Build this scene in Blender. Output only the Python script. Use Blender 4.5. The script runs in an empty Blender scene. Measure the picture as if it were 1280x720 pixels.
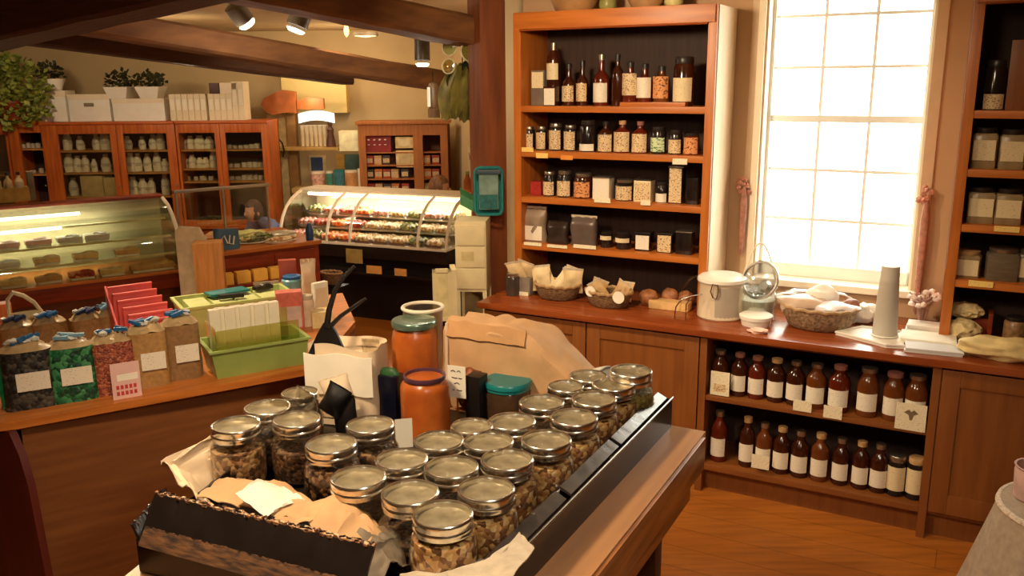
import bpy, bmesh, math, random
from math import sin, cos, tan, pi, radians, atan2, sqrt, hypot
from mathutils import Vector, Matrix, noise
random.seed(7)
# ---------------------------------------------------------------- camera
F = 1093.0; PITCH = radians(13.37); ROLL = radians(-0.52); EYE = Vector((0, 0, 2.1))
FW = Vector((0, cos(PITCH), -sin(PITCH))); RT0 = Vector((1, 0, 0)); UP0 = RT0.cross(FW)
RT = cos(ROLL)*RT0 + sin(ROLL)*UP0; UP = -sin(ROLL)*RT0 + cos(ROLL)*UP0
scn = bpy.context.scene
COL = scn.collection
cam_data = bpy.data.cameras.new('camera'); cam_data.sensor_width = 36; cam_data.lens = F/1280*36
cam_data.clip_start = .05; cam_data.clip_end = 200
cam = bpy.data.objects.new('camera', cam_data); COL.objects.link(cam)
cam.matrix_world = Matrix(((RT.x, UP.x, -FW.x, EYE.x), (RT.y, UP.y, -FW.y, EYE.y), (RT.z, UP.z, -FW.z, EYE.z), (0, 0, 0, 1)))
scn.camera = cam
# ---------------------------------------------------------------- colour management, sky
scn.view_settings.view_transform = 'Standard'; scn.view_settings.look = 'None'
scn.view_settings.gamma = 1; scn.view_settings.use_curve_mapping = False
scn.view_settings.exposure = 0.0
world = bpy.data.worlds.new('daylight'); scn.world = world; world.use_nodes = True
world.node_tree.nodes['Background'].inputs[0].default_value = (1.0, .97, .90, 1)
world.node_tree.nodes['Background'].inputs[1].default_value = 15.0
# ---------------------------------------------------------------- local frames of the shop
def ray(x, y): return FW + (x-640)/F*RT - (y-360)/F*UP
def atz(x, y, z): r = ray(x, y); return EYE + r*((z-EYE.z)/r.z)
def aty(x, y, Y): r = ray(x, y); return EYE + r*(Y/r.y)
def depth(P): return (Vector(P)-EYE).dot(FW)
aR = radians(61.83-90); aL = radians(90-55.63)
U = Vector((cos(aR), sin(aR), 0)); V = Vector((-sin(aR), cos(aR), 0))
L = Vector((cos(aL), sin(aL), 0)); M = Vector((-sin(aL), cos(aL), 0))
OR = atz(880, 411, 0.88); OR.z = 0
def RF(u, v, z): return OR + U*u + V*v + Vector((0, 0, z))
def onR(x, y, v):
    r = ray(x, y); P = OR + V*v; t = (P-EYE).dot(V)/r.dot(V); p = EYE + r*t
    return (p-OR).dot(U), p.z
OB = atz(200, 492, .9); OB.z = 0
def BF(l, m, z): return OB + L*l + M*m + Vector((0, 0, z))
OT = atz(876, 547, .92); OT.z = 0; aT = radians(62.03-90)
N_ = Vector((cos(aT), sin(aT), 0)); D_ = Vector((-sin(aT), cos(aT), 0))
def TF(x, y, z): return OT + N_*x + D_*y + Vector((0, 0, z))
# ---------------------------------------------------------------- room lamps and added lights
def lamp(name, kind, loc, energy, col, size=.1, target=None, spot=None, sy=None):
    d = bpy.data.lights.new(name, kind); d.energy = energy; d.color = col
    if kind == 'AREA':
        d.size = size
        if sy: d.shape = 'RECTANGLE'; d.size_y = sy
    else: d.shadow_soft_size = size
    if kind == 'SPOT': d.spot_size = radians(spot or 90); d.spot_blend = .6
    o = bpy.data.objects.new(name, d); COL.objects.link(o); o.location = loc
    if target is not None: o.rotation_euler = (Vector(target)-Vector(loc)).to_track_quat('-Z', 'Y').to_euler()
    return o
WARM = (1.0, .76, .48); WARMW = (1.0, .84, .64)
KEY = .8
lamp('ceiling_spot_light', 'SPOT', (-.9, 2.0, 2.5), 170*KEY, WARM, .12, (-.3, 2.3, 1.0), 130)
lamp('ceiling_spot_light', 'SPOT', (.5, .7, 2.5), 90*KEY, WARMW, .12, (.0, 2.3, 1.0), 100)  # added light without a fitting, brightens the jars in the tray
lamp('ceiling_spot_light', 'SPOT', (-.1, 3.4, 2.5), 130*KEY, WARM, .1, RF(-.7, .4, 1.5), 110)
lamp('ceiling_spot_light', 'SPOT', (-2.2, 4.6, 2.5), 200*KEY, WARM, .1, (-1.7, 4.2, .8), 130)
lamp('ceiling_spot_light', 'SPOT', (-3.6, 6.5, 2.5), 75*KEY, WARM, .1, (-3.6, 8.6, 1.3), 140)
lamp('ceiling_spot_light', 'SPOT', (-1.4, 6.4, 2.5), 85*KEY, WARM, .1, (-1.3, 7.9, .9), 130)
lamp('ceiling_spot_light', 'SPOT', (1.2, 3.0, 2.5), 22*KEY, WARM, .1, RF(.9, .2, .8), 120)  # added spot lifting the counter niche, not a known fitting
lamp('ceiling_fill_lamp', 'POINT', (-1.5, 8.6, 2.2), 14*KEY, WARM, .15)  # added fill light near the back wall, has no fitting
lamp('ceiling_fill_lamp', 'POINT', (-2.6, 7.3, 2.3), 14*KEY, WARM, .15)  # second added fill, between the cases, also without a fitting
po = lamp('window_portal', 'AREA', RF(.46, .98, 1.8), 1, (1, 1, 1), .85, RF(.46, 0, 1.8), None, 1.6); po.data.cycles.is_portal = True
# ---------------------------------------------------------------- materials
def lin(c):
    out = []
    for v in c[:3]:
        v = v/255; out.append(v/12.92 if v <= .04045 else ((v+.055)/1.055)**2.4)
    return (*out, 1)
MATS = {}
def mat(name, c, rough=.5, metal=0., var=.18, scale=14., stretch=(1, 1, 1), bump=0., c2=None, spec=.5, emit=0, trans=0., detail=4):
    if name in MATS: return MATS[name]
    m = bpy.data.materials.new(name); m.use_nodes = True; MATS[name] = m
    nt = m.node_tree; b = nt.nodes['Principled BSDF']
    a = lin(c)
    if c2 is None: lo = tuple(x*(1-var) for x in a[:3])+(1,); hi = tuple(min(1, x*(1+var)) for x in a[:3])+(1,)
    else: lo, hi = lin(c2), a
    tc = nt.nodes.new('ShaderNodeTexCoord'); mp = nt.nodes.new('ShaderNodeMapping'); mp.inputs['Scale'].default_value = stretch
    nz = nt.nodes.new('ShaderNodeTexNoise'); nz.inputs['Scale'].default_value = scale; nz.inputs['Detail'].default_value = detail
    cr = nt.nodes.new('ShaderNodeValToRGB'); cr.color_ramp.elements[0].color = lo; cr.color_ramp.elements[1].color = hi
    cr.color_ramp.elements[0].position = .32; cr.color_ramp.elements[1].position = .68
    nt.links.new(tc.outputs['Object'], mp.inputs[0]); nt.links.new(mp.outputs[0], nz.inputs['Vector'])
    nt.links.new(nz.outputs[0], cr.inputs[0]); nt.links.new(cr.outputs[0], b.inputs['Base Color'])
    b.inputs['Roughness'].default_value = rough; b.inputs['Metallic'].default_value = metal
    b.inputs['Specular IOR Level'].default_value = spec
    if bump:
        bp = nt.nodes.new('ShaderNodeBump'); bp.inputs['Strength'].default_value = bump; bp.inputs['Distance'].default_value = .01
        nt.links.new(nz.outputs[0], bp.inputs['Height']); nt.links.new(bp.outputs[0], b.inputs['Normal'])
    if emit:
        b.inputs['Emission Color'].default_value = a; b.inputs['Emission Strength'].default_value = emit
    if trans: b.inputs['Transmission Weight'].default_value = trans
    return m
def speck(name, cols, scale=90., rough=.5, bump=.6):
    """nuts, grains, sweets: voronoi cells in several colours"""
    if name in MATS: return MATS[name]
    m = bpy.data.materials.new(name); m.use_nodes = True; MATS[name] = m
    nt = m.node_tree; b = nt.nodes['Principled BSDF']
    tc = nt.nodes.new('ShaderNodeTexCoord'); vo = nt.nodes.new('ShaderNodeTexVoronoi'); vo.inputs['Scale'].default_value = scale
    sp = nt.nodes.new('ShaderNodeSeparateColor'); cr = nt.nodes.new('ShaderNodeValToRGB'); cr.color_ramp.interpolation = 'CONSTANT'
    els = cr.color_ramp.elements
    while len(els) < len(cols): els.new(.5)
    for i, c in enumerate(cols): els[i].position = i/len(cols); els[i].color = lin(c)
    nt.links.new(tc.outputs['Object'], vo.inputs['Vector']); nt.links.new(vo.outputs['Color'], sp.inputs[0])
    nt.links.new(sp.outputs[0], cr.inputs[0]); nt.links.new(cr.outputs[0], b.inputs['Base Color'])
    bp = nt.nodes.new('ShaderNodeBump'); bp.inputs['Strength'].default_value = bump; bp.inputs['Distance'].default_value = .006; bp.invert = True
    nt.links.new(vo.outputs['Distance'], bp.inputs['Height']); nt.links.new(bp.outputs[0], b.inputs['Normal'])
    b.inputs['Roughness'].default_value = rough
    return m
def printed(name, paper, ink, rows=9., dens=.52, fine=60., rough=.6):
    """paper with unreadable rows of print on it"""
    if name in MATS: return MATS[name]
    m = bpy.data.materials.new(name); m.use_nodes = True; MATS[name] = m
    nt = m.node_tree; b = nt.nodes['Principled BSDF']
    tc = nt.nodes.new('ShaderNodeTexCoord'); mp = nt.nodes.new('ShaderNodeMapping'); mp.inputs['Scale'].default_value = (1, 1, rows)
    nz = nt.nodes.new('ShaderNodeTexNoise'); nz.inputs['Scale'].default_value = fine; nz.inputs['Detail'].default_value = 1
    cr = nt.nodes.new('ShaderNodeValToRGB'); cr.color_ramp.elements[0].color = lin(paper); cr.color_ramp.elements[1].color = lin(ink)
    cr.color_ramp.elements[0].position = dens; cr.color_ramp.elements[1].position = dens+.06
    nt.links.new(tc.outputs['Object'], mp.inputs[0]); nt.links.new(mp.outputs[0], nz.inputs['Vector'])
    nt.links.new(nz.outputs[0], cr.inputs[0]); nt.links.new(cr.outputs[0], b.inputs['Base Color']); b.inputs['Roughness'].default_value = rough
    return m
def clear(name, tint=(255, 255, 255), gloss=.12, rough=.04):
    """thin clear glass or plastic film"""
    if name in MATS: return MATS[name]
    m = bpy.data.materials.new(name); m.use_nodes = True; MATS[name] = m
    nt = m.node_tree; nt.nodes.remove(nt.nodes['Principled BSDF']); out = nt.nodes['Material Output']
    t = nt.nodes.new('ShaderNodeBsdfTransparent'); t.inputs[0].default_value = lin(tint)
    g = nt.nodes.new('ShaderNodeBsdfGlossy'); g.inputs['Roughness'].default_value = rough; g.inputs[0].default_value = (1, 1, 1, 1)
    lw = nt.nodes.new('ShaderNodeLayerWeight'); lw.inputs['Blend'].default_value = .25
    ma = nt.nodes.new('ShaderNodeMath'); ma.operation = 'MULTIPLY_ADD'; ma.inputs[1].default_value = .5; ma.inputs[2].default_value = gloss*.35
    mx = nt.nodes.new('ShaderNodeMixShader')
    nt.links.new(lw.outputs['Facing'], ma.inputs[0]); nt.links.new(ma.outputs[0], mx.inputs[0])
    nt.links.new(t.outputs[0], mx.inputs[1]); nt.links.new(g.outputs[0], mx.inputs[2]); nt.links.new(mx.outputs[0], out.inputs[0])
    return m
def glow(name, c, s):
    if name in MATS: return MATS[name]
    m = bpy.data.materials.new(name); m.use_nodes = True; MATS[name] = m
    nt = m.node_tree; nt.nodes.remove(nt.nodes['Principled BSDF']); e = nt.nodes.new('ShaderNodeEmission')
    e.inputs[0].default_value = lin(c); e.inputs[1].default_value = s; nt.links.new(e.outputs[0], nt.nodes['Material Output'].inputs[0])
    return m
GX = (1.2, 14, 14); GZ = (14, 14, 1.2); GY = (14, 1.2, 14)
W_OR = mat('pine_orange_x', (196, 114, 42), .42, scale=2.2, stretch=GX, c2=(168, 90, 28)); W_ORZ = mat('pine_orange_z', (196, 114, 42), .42, scale=2.2, stretch=GZ, c2=(168, 90, 28))
W_CT = mat('counter_wood', (156, 80, 38), .24, scale=2.2, stretch=GX, c2=(130, 60, 26))
W_BR = mat('cabinet_brown_z', (142, 84, 36), .45, scale=2.2, stretch=GZ, c2=(124, 70, 28)); W_BRX = mat('cabinet_brown_x', (142, 84, 36), .45, scale=2.2, stretch=GX, c2=(124, 70, 28))
W_RED = mat('red_wood', (146, 56, 24), .38, scale=3, stretch=GX, c2=(112, 38, 16)); W_REDZ = mat('cherry_orange_z', (196, 106, 42), .4, scale=3, stretch=GZ, c2=(160, 74, 28))
W_REDX = mat('cherry_orange_x', (196, 106, 42), .4, scale=3, stretch=GX, c2=(168, 66, 22))
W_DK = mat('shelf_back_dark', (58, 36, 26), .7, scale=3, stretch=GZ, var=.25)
W_BEAM = mat('old_beam', (132, 88, 46), .8, scale=3, stretch=(1.2, 5, 5), bump=.4, c2=(96, 60, 32)); W_BEAMD = mat('dark_beam', (66, 36, 20), .8, scale=4, stretch=GX, bump=.5, var=.3)
W_POST = mat('post_wood', (138, 74, 34), .6, scale=2, stretch=GZ, c2=(108, 54, 24))
W_TAB = mat('table_wood', (190, 138, 92), .3, scale=2, stretch=GY, c2=(172, 126, 90)); W_TABF = mat('table_apron', (178, 112, 54), .28, scale=3, stretch=GY, c2=(116, 66, 30))  # tabletop tone lightened to carry the window glare
W_TAN = mat('counter_panel', (128, 78, 38), .5, scale=2, stretch=GX, c2=(108, 62, 28)); W_TANT = mat('counter_top_tan', (202, 122, 52), .35, scale=3, stretch=GX, c2=(170, 96, 38))
W_DRED = mat('dark_red_board', (84, 26, 16), .45, scale=2, stretch=GZ, var=.2)
PLAS = mat('plaster', (204, 180, 136), .9, var=.05, scale=3, bump=.05); PLASR = mat('plaster_window_wall', (192, 156, 120), .9, var=.05, scale=3, bump=.05)
CEIL = mat('ceiling_plaster', (190, 164, 118), .9, var=.06, scale=3)
CREAM = mat('cream_paint', (236, 222, 198), .55, var=.03); WHITE = mat('white_paint', (240, 236, 226), .5, var=.03)
WPL = mat('white_ceramic', (235, 228, 215), .25, var=.03); PAPER = mat('white_paper', (240, 232, 214), .7, var=.04)
GLS = clear('clear_glass', (246, 248, 244), .15); GLSD = clear('green_case_glass', (232, 236, 212), .15); FILM = clear('plastic_film', (240, 238, 230), .35, .12)
MET = mat('zinc_ring', (236, 230, 216), .24, 1., var=.08, scale=30); METD = mat('lid_disc', (150, 138, 110), .4, .3, var=.22, scale=30); CHR = mat('chrome', (220, 220, 220), .15, 1., var=.04)
STEEL = mat('brushed_steel', (200, 196, 188), .3, 1., var=.08, scale=8, stretch=(1, 20, 20))
BLK = mat('black_plastic', (24, 20, 20), .4, var=.2); BLKB = mat('black_card', (34, 27, 24), .3, var=.25, scale=10, bump=.1); AMB = mat('amber_bottle', (62, 26, 12), .12, var=.25, scale=8)
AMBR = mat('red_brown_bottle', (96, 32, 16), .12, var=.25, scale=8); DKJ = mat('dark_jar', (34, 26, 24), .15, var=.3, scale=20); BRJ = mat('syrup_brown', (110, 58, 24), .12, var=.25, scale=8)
LAB = printed('label_cream', (228, 210, 168), (158, 134, 100), 3, .66, 110); LABW = printed('label_white', (236, 226, 206), (168, 156, 140), 3, .66, 120); LABP = printed('label_busy', (222, 196, 152), (136, 100, 72), 1.5, .56, 120)
LABO = printed('label_orange', (218, 150, 92), (110, 60, 40), 1.5, .56, 70); LABG = printed('label_green', (206, 222, 180), (84, 124, 74), 2, .54, 60); LABR = mat('label_red', (176, 48, 40), .5, var=.2, scale=60)
TAG = printed('price_tag', (244, 208, 120), (140, 96, 40), 3, .66, 160); TAGW = printed('price_card', (240, 228, 196), (150, 132, 106), 3, .64, 150)
KRAFT = mat('kraft_paper', (206, 162, 116), .75, var=.12, scale=9, bump=.15); KRAFTL = mat('light_paper', (228, 204, 172), .7, var=.08, scale=9, bump=.1)
CARD = mat('cardboard', (176, 130, 84), .8, var=.15, scale=12, bump=.1); LINEN = mat('linen', (196, 180, 156), .85, var=.15, scale=30, bump=.2); SCUF = mat('scuffed_card', (120, 80, 46), .85, scale=14, stretch=(1.5, 6, 9), c2=(46, 32, 24), bump=.2)
WICK = mat('wicker', (150, 116, 78), .7, scale=60, stretch=(1, 1, 3), c2=(84, 58, 36), bump=.8)
GRN = mat('green_plastic', (144, 164, 88), .35, var=.06); GRNL = mat('pale_green_plastic', (196, 208, 130), .4, var=.06); DGRN = mat('dark_green_wrap', (20, 110, 66), .3, var=.3, scale=25)
TEAL = mat('teal_metal', (24, 120, 122), .3, var=.1); TEALG = mat('teal_glass', (40, 130, 126), .12, var=.2, scale=20); BLUE = mat('blue_clip', (34, 96, 150), .35, var=.1); REDP = mat('coral_red_plastic', (250, 106, 100), .45, var=.06)
LEAF = mat('ivy_leaf', (158, 164, 66), .6, c2=(70, 88, 28), scale=30); LEAFD = mat('dark_leaf', (58, 62, 26), .6, c2=(26, 30, 12), scale=30); OLIVE = mat('olive_glass', (150, 146, 84), .25, var=.2, scale=10)
NUT = speck('mixed_nuts', [(206, 156, 96), (140, 88, 50), (226, 190, 134), (104, 64, 38), (180, 126, 74)], 75); GRAIN = speck('grain_mix', [(186, 146, 88), (160, 112, 60), (206, 170, 112)], 140)
BEANS = speck('dark_beans', [(60, 34, 24), (96, 56, 36), (150, 110, 74), (38, 24, 18)], 80); REDM = speck('red_mix', [(150, 70, 48), (120, 56, 40), (176, 100, 66)], 120); ORSW = mat('orange_preserve', (198, 108, 42), .3, c2=(160, 74, 24), scale=9)
FOODS = [speck('food_red', [(190, 70, 44), (226, 150, 100), (150, 50, 30)], 40), speck('food_orange', [(236, 130, 50), (220, 90, 30), (246, 190, 120)], 40), speck('food_tan', [(220, 190, 130), (180, 130, 80), (240, 220, 180)], 40), speck('food_green', [(130, 140, 70), (210, 190, 120), (90, 90, 50)], 40), speck('food_pink', [(220, 150, 130), (240, 214, 196), (190, 110, 90)], 40)]
# ---------------------------------------------------------------- mesh builders
class MB:
    def __init__(s): s.bm = bmesh.new()
    def box(s, x0, x1, y0, y1, z0, z1, bev=0, mtx=None):
        r = bmesh.ops.create_cube(s.bm, size=1); vs = r['verts']
        for v in vs: v.co = Vector(((x0+x1)/2+v.co.x*(x1-x0), (y0+y1)/2+v.co.y*(y1-y0), (z0+z1)/2+v.co.z*(z1-z0)))
        if bev:
            es = list({e for v in vs for e in v.link_edges})
            rr = bmesh.ops.bevel(s.bm, geom=es, offset=bev, segments=2, affect='EDGES', profile=.7); vs = list({v for f in rr['faces'] for v in f.verts} | {v for v in vs if v.is_valid})
        if mtx:
            for v in vs: v.co = mtx @ v.co
        return s
    def lathe(s, prof, n=24, c=(0, 0, 0), sq=None, sx=1, sy=1, ax=None, wob=None):
        rings = []
        for r, z in prof:
            ring = []
            for i in range(n):
                t = 2*pi*i/n + (pi/n if sq else 0); k = 1
                if sq: k = (abs(cos(t))**sq+abs(sin(t))**sq)**(-1/sq)
                if wob: k *= wob(t, z)
                p = Vector((r*k*cos(t)*sx, r*k*sin(t)*sy, z))
                if ax: p = ax @ p
                ring.append(s.bm.verts.new(p+Vector(c)))
            rings.append(ring)
        for a, b in zip(rings, rings[1:]):
            for i in range(n): s.bm.faces.new((a[i], a[(i+1) % n], b[(i+1) % n], b[i]))
        if prof[0][0] > 1e-4: s.bm.faces.new(list(reversed(rings[0])))
        if prof[-1][0] > 1e-4: s.bm.faces.new(rings[-1])
        return s
    def tube(s, pts, r, n=8, closed=False, taper=None):
        pts = [Vector(p) for p in pts]; m = len(pts); rings = []; nrm = None
        for i, p in enumerate(pts):
            if closed: t = pts[(i+1) % m]-pts[i-1]
            else: t = pts[min(i+1, m-1)]-pts[max(i-1, 0)]
            t.normalize()
            if nrm is None: nrm = t.orthogonal().normalized()
            nrm = (nrm - t*nrm.dot(t)).normalized(); bi = t.cross(nrm)
            rr = r*(taper(i/(m-1)) if taper else 1)
            rings.append([s.bm.verts.new(p+(nrm*cos(2*pi*k/n)+bi*sin(2*pi*k/n))*rr) for k in range(n)])
        for i in range(m if closed else m-1):
            a, b = rings[i], rings[(i+1) % m]
            for k in range(n): s.bm.faces.new((a[k], a[(k+1) % n], b[(k+1) % n], b[k]))
        if not closed: s.bm.faces.new(list(reversed(rings[0]))); s.bm.faces.new(rings[-1])
        return s
    def prism(s, poly, h0, h1, axis='y'):
        """closed polygon (a,b) pushed along one axis"""
        def P(a, b, h): return {'y': (a, h, b), 'x': (h, a, b), 'z': (a, b, h)}[axis]
        A = [s.bm.verts.new(P(a, b, h0)) for a, b in poly]; B = [s.bm.verts.new(P(a, b, h1)) for a, b in poly]; n = len(poly)
        s.bm.faces.new(A); s.bm.faces.new(list(reversed(B)))
        for i in range(n): s.bm.faces.new((A[i], B[i], B[(i+1) % n], A[(i+1) % n]))
        return s
    def grid(s, fn, nu, nv, thick=0.0, closed=False):
        def sheet(off):
            return [[s.bm.verts.new(fn(i/nu, j/nv)+off(i/nu, j/nv)) for j in range(nv+1)] for i in range(nu+1)]
        def nor(u, v):
            e = .01; a = fn(min(1, u+e), v)-fn(max(0, u-e), v); b = fn(u, min(1, v+e))-fn(u, max(0, v-e)); c = a.cross(b)
            return c.normalized()*thick if c.length > 1e-9 else Vector((0, 0, thick))
        A = sheet(lambda u, v: Vector())
        for i in range(nu):
            for j in range(nv): s.bm.faces.new((A[i][j], A[i+1][j], A[i+1][j+1], A[i][j+1]))
        if thick:
            B = sheet(nor)
            for i in range(nu):
                for j in range(nv): s.bm.faces.new((B[i][j], B[i][j+1], B[i+1][j+1], B[i+1][j]))
            for i in range(nu):
                s.bm.faces.new((A[i][0], B[i][0], B[i+1][0], A[i+1][0])); s.bm.faces.new((A[i][nv], A[i+1][nv], B[i+1][nv], B[i][nv]))
            for j in range(nv):
                s.bm.faces.new((A[0][j], A[0][j+1], B[0][j+1], B[0][j])); s.bm.faces.new((A[nu][j], B[nu][j], B[nu][j+1], A[nu][j+1]))
        return s
    def blob(s, c, r, seed=0, amp=.25, sub=2, freq=1.5):
        rr = bmesh.ops.create_icosphere(s.bm, subdivisions=sub, radius=1)
        for v in rr['verts']:
            d = 1+amp*noise.noise(v.co*freq+Vector((seed*3.1, seed*1.7, seed)))
            v.co = Vector((c[0]+v.co.x*r[0]*d, c[1]+v.co.y*r[1]*d, c[2]+v.co.z*r[2]*d))
        return s
    def mesh(s, name, m, smooth=True):
        bmesh.ops.recalc_face_normals(s.bm, faces=s.bm.faces)
        me = bpy.data.meshes.new(name); s.bm.to_mesh(me); s.bm.free(); me.materials.append(m)
        if smooth:
            me.shade_smooth(); me.set_sharp_from_angle(angle=radians(38))
        return me
def put(name, mb, m, parent=None, loc=(0, 0, 0), rz=0, smooth=True, label=None):
    o = bpy.data.objects.new(name, mb.mesh(name, m, smooth)); COL.objects.link(o); o.location = loc; o.rotation_euler = (0, 0, rz)
    if parent: o.parent = parent
    if label: o['label'] = label
    return o
def thing(name, label, cat, loc=(0, 0, 0), rz=0, group=None):
    o = bpy.data.objects.new(name, None); COL.objects.link(o); o.location = loc; o.rotation_euler = (0, 0, rz); o.empty_display_size = .05
    o['label'] = label; o['category'] = cat
    if group: o['group'] = group
    return o
def tag(o, label, cat, group=None):
    o['label'] = label; o['category'] = cat
    if group: o['group'] = group
    return o
def struct(name, mb, m, loc=(0, 0, 0), rz=0, smooth=False):
    o = put(name, mb, m, None, loc, rz, smooth); o['kind'] = 'structure'; return o
def dup(root):
    r = root.copy(); COL.objects.link(r)
    for ch in list(root.children):
        c = ch.copy(); COL.objects.link(c); c.parent = r
        for g in list(ch.children):
            d = g.copy(); COL.objects.link(d); d.parent = c
    return r
TPL = {}
def inst(key, build, loc, rz, label, cat, group=None, sc=(1, 1, 1)):
    if key in TPL: o = dup(TPL[key])
    else: o = build(); TPL[key] = o
    o.location = loc; o.rotation_euler = (0, 0, rz); o.scale = sc
    o['label'] = label; o['category'] = cat
    if group: o['group'] = group
    elif 'group' in o.keys(): del o['group']
    return o
ORD = ['first', 'second', 'third', 'fourth', 'fifth', 'sixth', 'seventh', 'eighth', 'ninth', 'tenth', 'eleventh', 'twelfth', 'thirteenth', 'fourteenth', 'fifteenth', 'sixteenth']
def ordn(i, n):
    if n > 1 and i == 0: return 'leftmost'
    if n > 1 and i == n-1: return 'rightmost'
    return ORD[i]+' from the left'
# ================================================================ THE ROOM
fl = bpy.data.materials.new('floor_planks'); fl.use_nodes = True; MATS['floor'] = fl
nt = fl.node_tree; b = nt.nodes['Principled BSDF']
tc = nt.nodes.new('ShaderNodeTexCoord'); mp = nt.nodes.new('ShaderNodeMapping'); mp.inputs['Rotation'].default_value = (0, 0, -aR)
br = nt.nodes.new('ShaderNodeTexBrick'); br.inputs['Scale'].default_value = 1; br.inputs['Brick Width'].default_value = 2.4; br.inputs['Row Height'].default_value = .17
br.inputs['Mortar Size'].default_value = .002; br.inputs['Color1'].default_value = lin((190, 114, 40)); br.inputs['Color2'].default_value = lin((182, 106, 36)); br.inputs['Mortar'].default_value = lin((130, 74, 28))
mp2 = nt.nodes.new('ShaderNodeMapping'); mp2.inputs['Rotation'].default_value = (0, 0, -aR); mp2.inputs['Scale'].default_value = (1.5, 16, 1)
nz = nt.nodes.new('ShaderNodeTexNoise'); nz.inputs['Scale'].default_value = 2.2; nz.inputs['Detail'].default_value = 6
mx = nt.nodes.new('ShaderNodeMix'); mx.data_type = 'RGBA'; mx.blend_type = 'MULTIPLY'; mx.inputs[0].default_value = .55
cr = nt.nodes.new('ShaderNodeValToRGB'); cr.color_ramp.elements[0].color = (.45, .4, .36, 1); cr.color_ramp.elements[0].position = .3; cr.color_ramp.elements[1].position = .6
nt.links.new(tc.outputs['Object'], mp.inputs[0]); nt.links.new(mp.outputs[0], br.inputs['Vector']); nt.links.new(tc.outputs['Object'], mp2.inputs[0]); nt.links.new(mp2.outputs[0], nz.inputs['Vector'])
nt.links.new(nz.outputs[0], cr.inputs[0]); nt.links.new(br.outputs['Color'], mx.inputs[6]); nt.links.new(cr.outputs[0], mx.inputs[7]); nt.links.new(mx.outputs[2], b.inputs['Base Color'])
b.inputs['Roughness'].default_value = .38
CZ = 2.62; WV = .68; WT = .34
P1 = RF(-1.36, WV, 0); P2 = RF(5.2, WV, 0); XL = -6.2; YB = 9.5; XE = -.60; YF = -2.6
poly = [(XL, YF), (P2.x, YF), (P2.x, P2.y), (P1.x, P1.y), (XE, YB), (XL, YB)]
struct('floor', MB().prism(poly, -.1, 0, 'z'), fl)
struct('ceiling', MB().prism(poly, CZ, CZ+.12, 'z'), CEIL)
def wallseg(name, a, b, m, t=.15, z1=CZ):
    a = Vector(a); b = Vector(b); d = b-a; r = atan2(d.y, d.x)
    return struct(name, MB().box(0, d.length, 0, t, 0, z1), m, (a.x, a.y, 0), r)
wallseg('wall_left', (XL, YB), (XL, YF), PLAS, -.15)
wallseg('wall_back', (XE, YB), (XL, YB), PLAS, -.15)
wallseg('wall_passage', (P1.x, P1.y), (XE, YB), PLAS, -.15)
wallseg('wall_front', (XL, YF), (P2.x, YF), PLAS, -.15)
wallseg('wall_end', (P2.x, YF), (P2.x, P2.y), PLAS, -.15)
WU0, WU1, WZ0, WZ1 = .075, .885, 1.02, 2.56
w = MB(); w.box(-1.36, WU0, WV, WV+WT, 0, CZ); w.box(WU1, 5.2, WV, WV+WT, 0, CZ); w.box(WU0, WU1, WV, WV+WT, 0, WZ0); w.box(WU0, WU1, WV, WV+WT, WZ1, CZ)
struct('wall_right', w, PLASR, OR, aR)
# window
def window():
    f = MB(); gv = WV+.12
    f.box(WU0, WU0+.03, gv-.03, gv+.05, WZ0, WZ1); f.box(WU1-.03, WU1, gv-.03, gv+.05, WZ0, WZ1); f.box(WU0, WU1, gv-.03, gv+.05, WZ0+.006, WZ0+.075); f.box(WU0, WU1, gv-.03, gv+.05, WZ1-.03, WZ1)
    g0, g1 = WU0+.03, WU1-.03; zm = 1.885
    f.box(g0, g1, gv-.02, gv+.03, zm-.018, zm+.018)
    for z in (1.342, 1.612, 2.152, 2.415): f.box(g0, g1, gv-.006, gv+.016, z-.008, z+.008)
    for k in (1, 2):
        x = g0+(g1-g0)*k/3; f.box(x-.008, x+.008, gv-.005, gv+.015, WZ0, WZ1)
    root = struct('window_1', f, mat('sash_white', (238, 240, 238), .4, var=.02), OR, aR)
    put('pane', MB().box(g0, g1, gv+.002, gv+.006, WZ0+.04, WZ1-.03), GLS, root)
    c = MB()
    c.box(WU0-.07, WU0, WV-.018, WV, WZ0-.06, WZ1+.05); c.box(WU1, WU1+.05, WV-.018, WV, WZ0-.06, WZ1+.05)
    put('casing', c, mat('casing_paint', (206, 176, 142), .5, var=.04), root)
    put('jamb_lining', MB().box(WU0-.035, WU0+.001, WV-.026, WV-.017, WZ0, WZ1).box(WU0, WU0+.012, WV, gv-.03, WZ0, WZ1).box(WU1-.012, WU1, WV, gv-.03, WZ0, WZ1), CREAM, root)  # first box: pale strip standing in for the lit left reveal
    put('window_sill', MB().box(WU0-.09, WU1+.09, WV-.05, gv-.03, WZ0-.03, WZ0+.006, .005), CREAM, root)
window()
struct('trim_1', MB().box(WU1+.11, WU1+.15, WV-.02, WV, .9, CZ), PLASR, OR, aR)
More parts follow.
